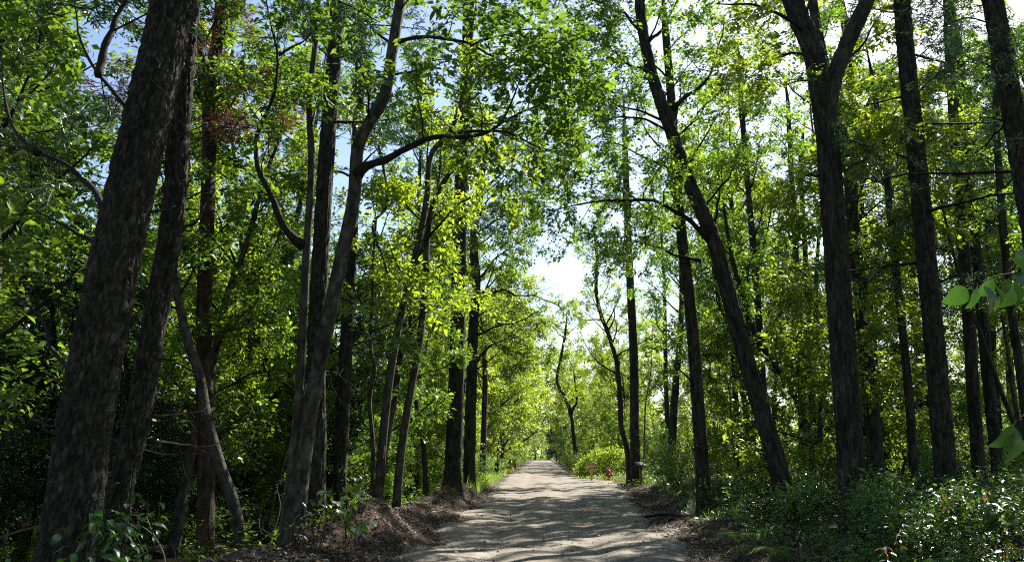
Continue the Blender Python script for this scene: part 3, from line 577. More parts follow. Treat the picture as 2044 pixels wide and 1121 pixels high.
protos = {
    'slim_tree': [proto('slim_tree', 15, .17, 'grey', 10, 8.5, 1.9, ('b', .10, 26), M_LEAF, LEAFY, 240, .06, .05), proto('slim_tree', 13, .13, 'dark', 9, 7.0, 1.8, ('b', .10, 26), M_SUNLEAF, LEAFY, 241, .1, .06)],
    'understory_tree': [proto('understory_tree', 9, .13, 'grey', 26, 1.2, 2.3, ('b', .105, 26), M_SUNLEAF, UNDER, 220, .08, .09), proto('understory_tree', 8, .12, 'dark', 24, 1.0, 2.1, ('b', .10, 26), M_LEAF, UNDER, 221, .1, .1)],
    'maple_tree': [proto('maple_tree', 14, .30, 'grey', 20, 3.0, 2.8, ('b', .115, 26), M_SUNLEAF, TALLP, 201), proto('maple_tree', 12, .24, 'grey', 18, 2.2, 2.5, ('b', .115, 26), M_LEAF, TALLP, 202, .08, .09)],
    'oak_tree': [proto('oak_tree', 18, .42, 'oak', 20, 6.0, 3.2, ('b', .12, 26), M_LEAF, TALLP, 203), proto('oak_tree', 16, .36, 'dark', 20, 4.5, 3.0, ('b', .115, 26), M_SUNLEAF, TALLP, 204)],
    'pine_tree': [proto('pine_tree', 21, .44, 'pine', 40, 8.0, 2.8, ('n', .15, 22), M_NEEDLE, PINEY, 205), proto('pine_tree', 18, .36, 'pine', 36, 6.5, 2.6, ('n', .15, 22), M_NEEDLE, PINEY, 206)],
    'spreading_maple': [proto('spreading_maple', 12.5, .34, 'oak', 24, 1.6, 4.2, ('b', .17, 16), M_SUNLEAF, LEAFY, 230, .05, .08), proto('spreading_maple', 11, .30, 'grey', 22, 1.2, 3.8, ('b', .16, 16), M_SUNLEAF, LEAFY, 231, .08, .1)],
    'cedar_tree': [proto('cedar_tree', 9, .22, 'red', 44, 1.2, 1.9, ('n', .11, 42), M_NEEDLE, PINEY, 207)],
    'sapling': [proto('sapling', 5.5, .08, 'grey', 18, .7, 1.7, ('b', .10, 30), M_SUNLEAF, LAYER, 208, .08, .08), proto('sapling', 4.2, .06, 'grey', 16, .5, 1.5, ('b', .095, 30), M_LEAF, LAYER, 209, .1, .1), proto('sapling', 6.5, .09, 'grey', 20, .9, 1.8, ('b', .10, 28), M_DEEP, LAYER, 210, .08, .08)],
}
nm = {'glossy_shrub': 'glossy leaved shrub', 'leafy_shrub': 'leafy green shrub', 'swamp_shrub': 'sparse dark shrub'}
used = set(); taken_road = []
MARKS = [(20, 'the left edge'), (160, 'the huge left pine'), (410, 'the reddish forked trunk'), (650, 'the grey forked tree'), (790, 'the slender crooked clump'), (925, 'the stout roadside trunks'), (1090, 'the far road end'), (1265, 'the info panel pine'), (1385, 'the dark roadside trunk'), (1500, 'the big leaning oak'), (1685, 'the Y shaped oak'), (1865, 'the straight dark pine'), (1960, 'the twin trunks'), (2040, 'the right edge')]
def where_label(kind, x, y, sc):
    px = 1080 + 1600 * x / max(y, 1); m, nme = min(MARKS, key=lambda q: abs(q[0] - px)); dpx = px - m
    side = 'directly behind' if abs(dpx) < 18 else ('just right of' if dpx > 0 else 'just left of')
    if nme.endswith('edge') or nme.endswith('end'): side = {'directly behind': 'at', 'just right of': 'right of', 'just left of': 'left of'}[side]
    far = '' if y < 26 else ('further back ' if y < 48 else ('far back ' if y < 95 else 'very far off '))
    sz = 'small ' if sc < .72 else ('large ' if sc > 1.08 else '')
    return f"{sz}{nm[kind]} {far}{side} {nme}"
def place(kind, v, x, y, rz, sc, label, group):
    if kind in nm_trees and abs(x) < y * .66 + 2 and y > 8 and 'dark conifer' not in label:
        label = where_label(kind, x, y, sc); group = nm[kind] + ('s in the woods left of the road' if x < 0 else 's in the woods right of the road')
    p = protos[kind][v % len(protos[kind])]; loc = (x, y, gz(x, y))
    if id(p) in used: return dup(p, loc, rz, sc, label, group)
    used.add(id(p)); p.location = loc; p.rotation_euler = (0, 0, rz); p.scale = (sc,) * 3; p['label'] = label; p['group'] = group; return p

R = rs(77)
def scatter(n, xr, yr, mind, kinds, label, group, sc=(.85, 1.2), taken=[]):
    made = 0
    for _ in range(n * 30):
        if made >= n: break
        x, y = R.uniform(*xr), R.uniform(*yr)
        if any((x - a) ** 2 + (y - b) ** 2 < mind * mind for a, b in taken): continue
        if x > left_edge(np.array(y)) - 1.2 and x < right_edge(np.array(y)) + 1.0: continue
        if abs(x - .0) > y * .78 + 7: continue
        if 1160 < 1080 + 1600 * x / y < 1310 and y < 58 and x < 8: continue
        if -14 < x < -4 and y < 22.5 and 'sapling' in kinds: continue
        taken.append((x, y)); kd = kinds[R.randint(len(kinds))]
        place(kd, R.randint(9), x, y, R.uniform(0, 2 * pi), R.uniform(*sc), label(kd), group(kd)); made += 1

nm_trees = ('slim_tree', 'understory_tree', 'spreading_maple', 'maple_tree', 'oak_tree', 'pine_tree', 'cedar_tree', 'sapling')
nm.update({'slim_tree': 'slim tall tree', 'understory_tree': 'small leafy tree', 'spreading_maple': 'spreading maple', 'maple_tree': 'slender maple', 'oak_tree': 'tall oak', 'pine_tree': 'tall pine', 'cedar_tree': 'dark cedar', 'sapling': 'leafy sapling'})
def lab(where): return (lambda k: nm[k] + ' ' + where), (lambda k: nm[k] + 's ' + where)
scatter(38, (-28, -7.0), (19, 44), 2.6, ['maple_tree', 'understory_tree', 'oak_tree', 'maple_tree', 'cedar_tree'], *lab('in the dim wet woods left of the road'), sc=(.9, 1.25))
scatter(44, (-56, -6), (44, 100), 3.6, ['maple_tree', 'maple_tree', 'oak_tree', 'understory_tree', 'pine_tree'], *lab('deep in the woods left of the road'))
scatter(26, (-9, -4.4), (42, 290), 5.0, ['maple_tree', 'oak_tree', 'maple_tree'], *lab('lining the left side of the sunlit road'), sc=(.7, 1.0))
scatter(16, (8.0, 28), (26, 47), 3.7, ['pine_tree', 'oak_tree', 'understory_tree', 'oak_tree'], *lab('in the open woods right of the road'))
scatter(14, (14, 60), (52, 90), 6.0, ['pine_tree', 'oak_tree', 'maple_tree', 'spreading_maple'], *lab('deep in the woods right of the road'))
scatter(22, (11, 26), (75, 290), 5.0, ['maple_tree', 'oak_tree', 'understory_tree'], *lab('lining the right side of the sunlit road'), sc=(.6, .9))
scatter(34, (-30, -6), (18, 60), 2.0, ['slim_tree'], *lab('left of the road'), sc=(.8, 1.2))
scatter(30, (6.5, 34), (20, 60), 2.2, ['slim_tree'], *lab('right of the road'), sc=(.8, 1.2))
scatter(60, (-26, -5.2), (15, 50), 1.5, ['understory_tree', 'sapling'], *lab('in the dim understory left of the road'), sc=(.55, 1.05))
scatter(26, (6.0, 30), (20, 52), 2.4, ['understory_tree', 'sapling'], *lab('in the bright understory right of the road'), sc=(.5, .95))
scatter(60, (-7.5, -3.9), (36, 170), 1.6, ['sapling', 'understory_tree'], *lab('crowding the sunlit left road edge'), sc=(.45, .9))
scatter(40, (3.9, 12), (64, 200), 2.0, ['sapling', 'understory_tree'], *lab('crowding the sunlit right road edge'), sc=(.5, .9))
for x, y, k, v, sc in ((-5.0, 47, 'spreading_maple', 0, .95), (-4.6, 55, 'spreading_maple', 1, 1.05), (-5.0, 64, 'spreading_maple', 0, 1.25), (-4.6, 76, 'spreading_maple', 1, 1.35), (-4.6, 92, 'spreading_maple', 0, 1.45), (-4.5, 110, 'spreading_maple', 1, 1.5), (-4.4, 135, 'spreading_maple', 0, 1.6), (-4.4, 170, 'spreading_maple', 1, 1.7), (-4.6, 215, 'spreading_maple', 0, 1.8), (-7.5, 52, 'oak_tree', 1, 1.0), (-8, 68, 'oak_tree', 1, 1.1),
                       (-4.7, 31, 'oak_tree', 0, .95), (-5.0, 24.5, 'maple_tree', 1, 1.1), (6.0, 39, 'oak_tree', 0, 1.0), (8.2, 33, 'maple_tree', 1, 1.2)):
    place(k, v, x, y, x * 3 + y, sc, '', 'bright trees overhanging the left side of the sunlit road')
for x, y, k, v, sc in ((12.5, 68, 'spreading_maple', 0, .9), (12.5, 82, 'spreading_maple', 0, 1.2), (11, 95, 'spreading_maple', 0, 1.3), (16, 76, 'oak_tree', 1, .95), (10.2, 108, 'spreading_maple', 0, 1.4), (9.8, 122, 'spreading_maple', 1, 1.5), (9.0, 138, 'spreading_maple', 0, 1.5), (13, 140, 'spreading_maple', 1, 1.6), (8.8, 158, 'spreading_maple', 0, 1.6), (8.0, 190, 'spreading_maple', 0, 1.7), (12.5, 185, 'spreading_maple', 1, 1.7), (7.2, 225, 'spreading_maple', 1, 1.7), (-3.9, 43, 'oak_tree', 1, 1.1), (-3.4, 70, 'spreading_maple', 0, 1.35), (-3.5, 88, 'spreading_maple', 1, 1.5), (-3.5, 104, 'spreading_maple', 0, 1.6), (-3.3, 58, 'spreading_maple', 1, 1.15), (-2.5, 318, 'spreading_maple', 0, 1.7), (2.0, 330, 'spreading_maple', 1, 1.8), (5.5, 300, 'spreading_maple', 0, 1.9), (-6, 300, 'spreading_maple', 1, 1.9), (-.5, 345, 'spreading_maple', 1, 1.9), (14, 112, 'oak_tree', 1, 1.2), (13.5, 160, 'spreading_maple', 0, 1.7)):
    place(k, v, x, y, x * 3 + y, sc, '', 'bright trees along the right side of the sunlit road')
for x, y, sc in ((4.4, 165, 1.0), (4.0, 185, 1.3), (3.9, 215, 1.5)):
    place('cedar_tree', 0, x, y, x * 3, sc, 'dark conifer at the far right end of the road', 'dark conifers at the far right end of the road')
for x, y, sc in ((-8.6, 17.5, .8), (-10.5, 13.5, .8), (-12, 15.2, 1.0), (-12.5, 21, 1.1), (-15, 18.5, 1.1)):
    place('cedar_tree', 0, x, y, x * 3, sc, 'dark cedar standing in the shaded swamp at the left', 'dark cedars in the shaded swamp')

for x, y, k, v, sc in ((-10.2, 13.2, 'maple_tree', 0, 1.0), (-8.2, 11.2, 'maple_tree', 1, 1.05), (-13.5, 16.5, 'maple_tree', 0, 1.1), (-7.6, 16.8, 'maple_tree', 1, 1.0)):
    place(k, v, x, y, x * 2, sc, 'slender maple beside the huge left pine, its leaves filling the top left', 'slender maples beside the huge left pine')
for x, y, v, sc in ((-8.5, 24, 0, .75), (-10.8, 26, 0, .9), (-6.8, 27.5, 1, .65), (-12.6, 24.5, 0, .8), (-9.2, 29, 0, .8)):
    place('understory_tree', v, x, y, x * 2, sc, '', '')
for x, y, k, v, sc in ((10.8, 12.5, 'maple_tree', 1, 1.1), (13.5, 17.0, 'pine_tree', 1, 1.0), (7.4, 21.5, 'understory_tree', 0, 1.2)):
    place(k, v, x, y, x * 2, sc, nm[k] + ' among the tall trunks at the right', nm[k] + 's among the tall trunks at the right')
# the same woods go on beside and behind the camera
for k, (x, y) in enumerate([(-8, 2), (-6, -6), (-11, -3), (-14, 5), (-7, -14), (7, 3), (6.5, -5), (11, -1), (14, 7), (9, 7.5), (8, -13), (-13, -12), (14, -10), (-18, 0), (18, 1), (-5, -22), (5, -22)]):
    kd = ('maple_tree', 'oak_tree', 'maple_tree', 'understory_tree')[k % 4]
    place(kd, k, x, y, k * 1.3, 1.05, nm[kd] + ' of the woods continuing behind the viewpoint', nm[kd] + 's of the woods behind the viewpoint')

# far-off woods closing the view all round
def far_woods(name, cx, cy, r0, a0, a1, h, n, seed, leafsz):
    r = rs(seed); a = r.uniform(a0, a1, n); cl = r.randint(0, 240, n); ca = rs(seed + 1).uniform(a0, a1, 240); ch = h * rs(seed + 2).uniform(.45, 1.1, 240)
    cr = r0 * rs(seed + 3).uniform(.95, 1.12, 240); wd = 4.2 / r0
    u = r.normal(0, 1, (n, 3)); u = unit(u) * r.uniform(.5, 1, n)[:, None] ** .5
    aa = ca[cl] + u[:, 0] * wd; rr = cr[cl] + u[:, 1] * 4; zz = np.abs(ch[cl] * (.5 + .55 * u[:, 2]))
    P = np.stack([cx + rr * np.sin(aa), cy + rr * np.cos(aa), zz], -1)
    A = r.normal(0, 1, (n, 3)); Nn = np.array([0, 0, 1.]) + r.normal(0, .6, (n, 3)); s = leafsz * r.uniform(.6, 1.4, n)
    obj(name, leaves(name, P, A, Nn, s, s * .7, M_LEAF, np.clip(r.normal(.5, .15, n), 0, 1)), label='hazy far woods closing off the view', kind='stuff')
far_woods('woods', 0, 0, 130, radians(7), radians(60), 10, 26000, 301, .6)
far_woods('woods', 0, 0, 118, radians(-60), radians(-7), 15, 30000, 311, .6)
far_woods('woods', 0, 0, 345, radians(-9), radians(9), 12, 18000, 321, 1.0)

# ------------------------------------------------------------------ shrubs, ground cover, litter
SHRUB = [dict(n=9, len=1, up=.03, wander=.18, rise=.3, seg=4, sides=3, thick=.007, fwd=.6, taper=.3), dict(n=4, len=.45, up=.02, wander=.2, rise=.1, seg=3, sides=3, thick=.006, leafy=True)]
def shrub(name, H, stems, leaf, mat, seed, per=30, spread=.45, fine=True):
    r = rs(seed); root = thing(name, '', 'shrub', (0, 0, 0)); mb = MB(); segs = []
    for k in range(stems):
        a = r.uniform(0, 2 * pi); st = np.array([cos(a), sin(a), 0]) * r.uniform(.02, .22)
        p = walk(r, st - np.array([0, 0, .05]), np.array([cos(a) * spread, sin(a) * spread, 1]), H * r.uniform(.7, 1.1), 6, .12, .05)
        R_ = np.linspace(.009, .003, 7); mb.tube(p, R_, 4, cap=False)
        sprout(r, p, R_, 8, .22, H * .42, SHRUB[:2] if k % 2 else SHRUB[1:], mb, segs); segs += [(p[q], p[q + 1]) for q in range(3, 6)]
    obj('stems', mb.me('stems', M_TWIG), root, kind='stuff')
    P, A, Nn, L_, W_, t = leaf_cloud(r, segs, per / LEAFY_X, leaf / LEAF_S, leaf * .4, .1, .3)
    obj('foliage', leaves('foliage', P, A, Nn, L_, W_, mat, t, fine), root)
    return root
protos['glossy_shrub'] = [shrub('glossy_shrub', 1.25, 7, .108, M_GLOSSY, 401, 25), shrub('glossy_shrub', 1.0, 6, .095, M_GLOSSY, 402, 26), shrub('glossy_shrub', 1.55, 7, .115, M_GLOSSY, 403, 21, .3)]
protos['leafy_shrub'] = [shrub('leafy_shrub', 1.8, 6, .085, M_LEAF, 404, 26, .35, False), shrub('leafy_shrub', 1.4, 6, .08, M_SUNLEAF, 405, 26, .45, False), shrub('leafy_shrub', 2.3, 6, .085, M_LEAF, 406, 24, .3, False)]
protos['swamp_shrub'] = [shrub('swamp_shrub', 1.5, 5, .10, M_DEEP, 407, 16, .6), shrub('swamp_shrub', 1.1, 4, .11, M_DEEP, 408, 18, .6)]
def shrubs(n, fx, yr, mind, kind, label, group, sc, maxpx=2200):
    made = 0; taken = []
    for _ in range(n * 40):
        if made >= n: break
        y = R.uniform(*yr); a, b = fx(y); x = R.uniform(a, b)
        if abs(x) > y * .70 + 2: continue
        pxl = 1080 + 1600 * x / y
        if (1165 < pxl < 1308 and 16 < y < 56) or (1362 < pxl < 1402 and y < 25): continue
        if any((x - p) ** 2 + (y - q) ** 2 < mind * mind for p, q in taken): continue
        taken.append((x, y)); place(kind, R.randint(9), x, y, R.uniform(0, 6.28), R.uniform(*sc), label, group); made += 1
RE = lambda y: float(right_edge(np.array(y))); LE = lambda y: float(left_edge(np.array(y)))
shrubs(44, lambda y: (RE(y) + 1.35 + .02 * y, RE(y) + 7.5), (8.0, 17), .70, 'glossy_shrub', 'glossy leaved shrub in the dense thicket at the lower right', 'glossy shrubs of the lower right thicket', (.45, .82))
shrubs(50, lambda y: (RE(y) + 1.7, RE(y) + 14), (16, 30), 1.05, 'glossy_shrub', 'glossy leaved shrub in the thicket under the right trees', 'glossy shrubs under the right trees', (.45, .9))
shrubs(20, lambda y: (RE(y) + 1.9, RE(y) + 12), (10, 24), 1.0, 'leafy_shrub', 'thin leafy green shrub between the glossy shrubs at the right', 'thin leafy shrubs among the glossy shrubs', (.35, .6))
shrubs(90, lambda y: (RE(y) + .9, RE(y) + 20), (24, 52), 1.1, 'leafy_shrub', 'bright leafy shrub in the sunny understory right of the road', 'leafy shrubs right of the road', (.8, 1.35))
shrubs(60, lambda y: (-3.6 - 22, LE(y) - 1.6 - 3 * (y < 30)), (26, 55), 1.0, 'leafy_shrub', 'leafy shrub in the understory left of the road', 'leafy shrubs left of the road', (.7, 1.25))
shrubs(70, lambda y: (LE(y) - 3.5, LE(y) - .5), (36, 120), .9, 'leafy_shrub', 'sunlit shrub spilling onto the left road edge', 'sunlit shrubs on the left road edge', (.5, 1.0))
shrubs(50, lambda y: (RE(y) + .4, RE(y) + 4), (66, 140), 1.1, 'leafy_shrub', 'sunlit shrub on the right road edge beyond the hydrant', 'sunlit shrubs on the right road edge', (.6, 1.1))
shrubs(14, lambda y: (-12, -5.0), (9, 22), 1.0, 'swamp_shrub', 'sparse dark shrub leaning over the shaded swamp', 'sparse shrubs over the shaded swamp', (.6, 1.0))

def cover(name, label, n, X_, Y_, h, size, mat, seed, clump=0, fine=False):
    r = rs(seed); Z_ = ground_z(X_, Y_)
    P = np.stack([X_, Y_, Z_ + h], -1); A = r.normal(0, 1, (n, 3)) * np.array([1, 1, .35]); Nn = np.array([0, 0, 1.]) + r.normal(0, .4, (n, 3))
    s = size * r.lognormal(0, .3, n)
    obj(name, leaves(name, P, A, Nn, s, s * .55, mat, np.clip(r.normal(.5, .2, n), 0, 1), fine), label=label, kind='stuff')
r = rs(501)
def clumps(n, nc, xr, yr, sp, hh):
    cx, cy, ch = r.uniform(*xr, nc), r.uniform(*yr, nc), hh * r.uniform(.4, 1.2, nc); k = r.randint(0, nc, n); g = r.normal(0, 1, (n, 2)) * sp
    X_, Y_ = cx[k] + g[:, 0], cy[k] + g[:, 1]; h = ch[k] * r.uniform(.05, 1, n) * np.exp(-(g ** 2).sum(1) / (4 * sp * sp)); ok = (X_ > right_edge(Y_) + .7) | (X_ < left_edge(Y_) - 1.5)
    return X_[ok], Y_[ok], h[ok]
X_, Y_, h = clumps(28000, 240, (4, 40), (16, 85), .7, 1.5); cover('undergrowth', 'tangled green undergrowth beneath the right trees', len(X_), X_, Y_, h, .11, M_LEAF, 502)
X_, Y_, h = clumps(28000, 240, (-42, -6), (30, 85), .7, 1.4); cover('undergrowth', 'tangled green undergrowth beneath the left trees', len(X_), X_, Y_, h, .11, M_LEAF, 503)
n = 16000; Y_ = 9 + 45 * r.uniform(0, 1, n) ** 1.3; X_ = right_edge(Y_) + 1.15 + np.abs(r.normal(0, .8, n)) + .25 * noise2(Y_, Y_ * 0, 9, 2.5); cover('ground_cover', 'low green plants edging the right roadside litter', n, X_, Y_, r.uniform(.03, .28, n) * smooth01(0, .8, X_ - right_edge(Y_) - .9), .075, M_GLOSSY, 504)
n = 4500; Y_ = 11.5 + 24 * r.uniform(0, 1, n); X_ = left_edge(Y_) - 1.5 - np.abs(r.normal(0, .9, n)) + .4 * noise2(Y_, Y_ * 0, 19, 2.0); cover('ground_cover', 'low green seedlings behind the left leaf bank', n, X_, Y_, r.uniform(.02, .4, n) * (noise2(X_, Y_, 20, 1.6) > -.1), .08, M_LEAF, 506)
n = 9000; Y_ = 34 + 60 * r.uniform(0, 1, n) ** 1.5; X_ = left_edge(Y_) - .35 - np.abs(r.normal(0, .7, n)); cover('ground_cover', 'low bright plants edging the left road verge', n, X_, Y_, r.uniform(.02, .35, n), .085, M_SUNLEAF, 505)
# dry leaves on the banks
def litter(n, X_, Y_, size, seed, name, label, lift=.012, curl=.5, wid=(.35, .6)):
    r = rs(seed); P = np.stack([X_, Y_, ground_z(X_, Y_) + lift * r.uniform(.3, 2.2, n)], -1)
    A = r.normal(0, 1, (n, 3)) * np.array([1, 1, .22]); Nn = np.array([0, 0, 1.]) + r.normal(0, curl, (n, 3)); s = size * r.lognormal(0, .35, n)
    obj(name, leaves(name, P, A, Nn, s, s * r.uniform(*wid, n), M_LITTER, r.uniform(0, 1, n) ** 1.3, False, .3), label=label, kind='stuff')
n = 34000; Y_ = 8.5 + 34 * r.uniform(0, 1, n) ** 1.7; X_ = left_edge(Y_) - .75 + r.normal(0, .75, n); litter(n, X_, Y_, .062, 511, 'leaf_litter', 'brown dead leaves heaped along the left bank')
n = 22000; Y_ = 8.5 + 40 * r.uniform(0, 1, n) ** 1.7; X_ = right_edge(Y_) + .25 + r.normal(0, .62, n); litter(n, X_, Y_, .058, 512, 'leaf_litter', 'brown dead leaves strewn along the right road edge')
n = 20000; Y_ = 8.5 + 30 * r.uniform(0, 1, n) ** 1.7; sd = r.randint(0, 2, n); X_ = np.where(sd, left_edge(Y_) + .2 - np.abs(r.normal(0, .9, n)), right_edge(Y_) - .2 + np.abs(r.normal(0, .7, n))); litter(n, X_, Y_, .12, 513, 'pine_straw', 'fallen pine needles on both banks', .02, .3, (.03, .05))
n = 5200; Y_ = 9 + 40 * r.uniform(0, 1, n) ** 1.6; X_ = left_edge(Y_) + (right_edge(Y_) - left_edge(Y_)) * np.where(r.uniform(0, 1, n) < .5, r.beta(.3, .3, n), r.uniform(0, 1, n))
P = np.stack([X_, Y_, np.full(n, .055)], -1); A = r.normal(0, 1, (n, 3)) * np.array([1, 1, .1]); s = .035 * r.lognormal(0, .5, n)
obj('leaf_litter', leaves('leaf_litter', P, A, np.array([0, 0, 1.]) + r.normal(0, .25, (n, 3)), s, s * .5, M_LITTER, r.uniform(0, .8, n)), label='bits of leaf and twig scattered over the sandy road', kind='stuff')
# grass
def grass(name, label, n, X_, Y_, hh, seed):
    r = rs(seed); P = np.stack([X_, Y_, ground_z(X_, Y_) - .01], -1); A = np.stack([r.normal(0, .35, n), r.normal(0, .35, n), np.ones(n)], -1); Nn = r.normal(0, 1, (n, 3)) * np.array([1, 1, .1])
    s = hh * r.uniform(.5, 1.2, n); obj(name, leaves(name, P, A, Nn, s, s * .0 + .014, M_GRASS, r.uniform(.2, .9, n)), label=label, kind='stuff')
n = 1300; Y_ = r.uniform(32, 60, n); X_ = left_edge(Y_) - .25 - np.abs(r.normal(0, .4, n)); grass('grass', 'bright tall grass at the left road edge', n, X_, Y_, .55, 521)
n = 1500; Y_ = r.uniform(14, 58, n); X_ = right_edge(Y_) + 1.2 + np.abs(r.normal(0, .6, n)); grass('grass', 'green grass between the right roadside plants', n, X_, Y_, .32, 522)

# ------------------------------------------------------------------ small things
def place_obj(px, d): 
    x = at(px, 905, d)[0]; return (float(x), float(d), gz(x, d))
M_HYD = plain('red_paint', (.42, .035, .02), .45, .25, 14); M_SIGN = plain('tan_painted_wood', (.48, .36, .17), .7, .15, 9); M_SIGND = plain('routed_wood', (.27, .19, .105), .8, .15, 20)
M_POST = plain('weathered_post', (.20, .15, .10), .85, .3, 12); M_PANEL = plain('printed_panel', (.20, .25, .24), .5, .15, 8); M_DARKMET = plain('dark_metal', (.03, .03, .03), .4, .2, 30); M_STAKE = plain('white_stake', (.62, .60, .54), .7, .15, 10)
# hydrant
x, y, z = place_obj(1214, 53); h = thing('fire_hydrant', 'red fire hydrant standing in leaves at the right road edge', 'hydrant', (x, y, z))
b = MB(); b.lathe([(0, -.1), (.14, -.1), (.17, -.02), (.17, .03), (.12, .05), (.115, .30), (.125, .32), (.125, .52), (.15, .54), (.15, .58), (.10, .59)], k=24); obj('barrel', b.me('barrel', M_HYD), h)
b = MB(); b.lathe([(.148, .58), (.145, .62), (.12, .70), (.07, .76), (.035, .78), (.035, .84), (0, .84)], k=24); obj('bonnet', b.me('bonnet', M_HYD), h)
for sx, rr in ((-1, .06), (1, .06)):
    b = MB(); b.lathe([(0, .10), (rr, .10), (rr, .19), (rr + .02, .19), (rr + .02, .25), (.03, .26), (.03, .29), (0, .29)], k=16, axis=0); V = b.V[0]; V[:, 0] *= sx; V[:, 2] += .44; obj('side_nozzle', b.me('side_nozzle', M_HYD), h)
b = MB(); b.lathe([(0, .10), (.085, .10), (.085, .18), (.105, .18), (.105, .25), (.035, .26), (.035, .30), (0, .30)], k=18, axis=1); b.V[0][:, 1] *= -1; b.V[0][:, 2] += .42; obj('front_nozzle', b.me('front_nozzle', M_HYD), h)
for k in range(8):
    b = MB(); b.lathe([(0, .53), (.014, .53), (.014, .605), (0, .605)], (cos(k * pi / 4) * .135, sin(k * pi / 4) * .135, 0), 6); obj('bolt', b.me('bolt', M_HYD), h)
# carved wooden sign: a board with clipped corners, a smaller slat below, one post
x, y, z = place_obj(1180, 55.5); g = thing('wooden_sign', 'tan wooden sign with clipped corners on one post before the leafy mound', 'sign', (x, y, z))
def prism(outline, y0, y1):
    n = len(outline); V = [(a, y0, c) for a, c in outline] + [(a, y1, c) for a, c in outline]
    return V, [(i, (i + 1) % n, n + (i + 1) % n, n + i) for i in range(n)], [(0, i + 1, i) for i in range(1, n - 1)] + [(n, n + i, n + i + 1) for i in range(1, n - 1)]
b = MB(); b.box((0, .035, .50), (.13, .09, 1.10)); obj('post', b.me('post', M_SIGN, False), g)
V, Q, T = prism([(-.36, 1.00), (-.26, .88), (.26, .88), (.36, 1.00), (.36, 1.20), (.24, 1.22), (.18, 1.28), (-.18, 1.28), (-.24, 1.22), (-.36, 1.20)], -.065, -.012); b = MB(); b.add(V, Q, T); obj('board', b.me('board', M_SIGN, False), g)
V, Q, T = prism([(-.20, .72), (-.16, .66), (.16, .66), (.20, .72), (.16, .78), (-.16, .78)], -.055, -.012); b = MB(); b.add(V, Q, T); obj('slat', b.me('slat', M_SIGN, False), g)
rr = rs(9); b = MB()
for k in range(11): b.box((-.25 + k * .05, -.067, 1.085), (.018 + .012 * rr.uniform(), .006, .07 + .05 * rr.uniform()), 0, 0)
obj('routed_marks', b.me('routed_marks', M_SIGND, False), g, kind='stuff')
# slanted information panel
x, y, z = place_obj(1278, 43.5); g = thing('info_panel', 'slanted information panel in a black frame on a wooden post', 'info panel', (x, y, z)); g.rotation_euler = (0, 0, radians(35))
b = MB(); b.box((0, 0, .45), (.14, .14, 1.1)); obj('post', b.me('post', M_POST, False), g)
b = MB(); b.box((0, -.02, 1.06), (.62, .46, .045), 0, radians(32)); obj('frame', b.me('frame', M_DARKMET, False), g)
b = MB(); b.box((0, -.035, 1.087), (.55, .39, .012), 0, radians(32)); obj('panel', b.me('panel', M_PANEL, False), g)
b = MB(); b.box((0, .02, .97), (.10, .24, .10), 0, radians(32)); obj('bracket', b.me('bracket', M_DARKMET, False), g)
# white stake
x, y, z = place_obj(1373, 21.4); g = MB(); g.box((0, 0, .17), (.065, .022, .50)); g.add([(-.0325, -.011, .42), (.0325, -.011, .42), (.0325, .011, .42), (-.0325, .011, .42), (0, 0, .47)], [], [(0, 1, 4), (1, 2, 4), (2, 3, 4), (3, 0, 4)])
o = obj('marker_stake', g.me('marker_stake', M_STAKE, False), label='short white marker stake leaning beside the dark roadside trunk', category='stake'); o.location = (x, y, z); o.rotation_euler = (0, radians(7), .3)
# mound of vines and leaves behind the sign
r = rs(700); g = thing('leafy_bush', 'broad rounded bush covered in sunlit leaves behind the hydrant and the wooden sign', 'bush', (5.0, 60.0, gz(5.0, 60)))
n = 9000; u = unit(r.normal(0, 1, (n, 3))); u[:, 2] = np.abs(u[:, 2]); rad = .72 + .32 * r.uniform(0, 1, n) ** .6 + .10 * noise2(u[:, 0] * 4, u[:, 1] * 4 + u[:, 2] * 3, 5, 2.2)
P = u * rad[:, None] * np.array([2.6, 1.7, 1.95]); A = r.normal(0, .7, (n, 3)) + u * .5; s_ = .12 * r.lognormal(0, .3, n)
obj('foliage', leaves('foliage', P, A, u * .6 + np.array([0, 0, .6]) + r.normal(0, .5, (n, 3)), s_, s_ * .65, M_SUNLEAF, np.clip(r.normal(.5, .2, n), 0, 1)), g)
b = MB()
for k in range(26):
    a = r.uniform(0, 2 * pi); b.tube(walk(r, np.array([cos(a) * .5, sin(a) * .4, -.1]), np.array([cos(a), sin(a) * .7, 1.1]), 2.0, 6, .2, .0), np.linspace(.018, .005, 7), 4, cap=False)
obj('stems', b.me('stems', M_TWIG), g, kind='stuff')
# bent sticks and logs in the swamp and by the right road edge
def stick(px, d, pts, r0, mat, lab, name='fallen_branch', twigs=3, seed=1):
    r = rs(seed); x = float(at(px, 905, d)[0]); z = max(gz(x, d), -.42 if x < -4.5 else -9); b = MB(); p = smooth_path(pts, 14); b.tube(p, np.linspace(r0, r0 * .35, 14), 7)
    if twigs: sprout(r, p, np.linspace(r0, r0 * .35, 14), twigs, .3, .6, [dict(n=3, len=1, wander=.3, rise=.3, seg=4, sides=4, thick=.012), dict(n=2, len=.5, wander=.3, seg=3, sides=3)][:1], b, [])
    o = obj(name, b.me(name, mat), label=lab, category='branch'); o.location = (x, d, z)
stick(255, 14, [(-1.2, 0, .10), (-.3, .2, .30), (.6, .1, .22), (1.3, -.2, .05)], .022, M_DEADWOOD, 'pale dead branch bending over the dark swamp water', seed=1)
stick(330, 12.5, [(0, 0, -.1), (.1, .1, .45), (-.15, .1, .9), (-.3, .2, 1.1)], .016, M_DEADWOOD, 'thin pale dead stem sticking up beside the reddish trunk', seed=2)
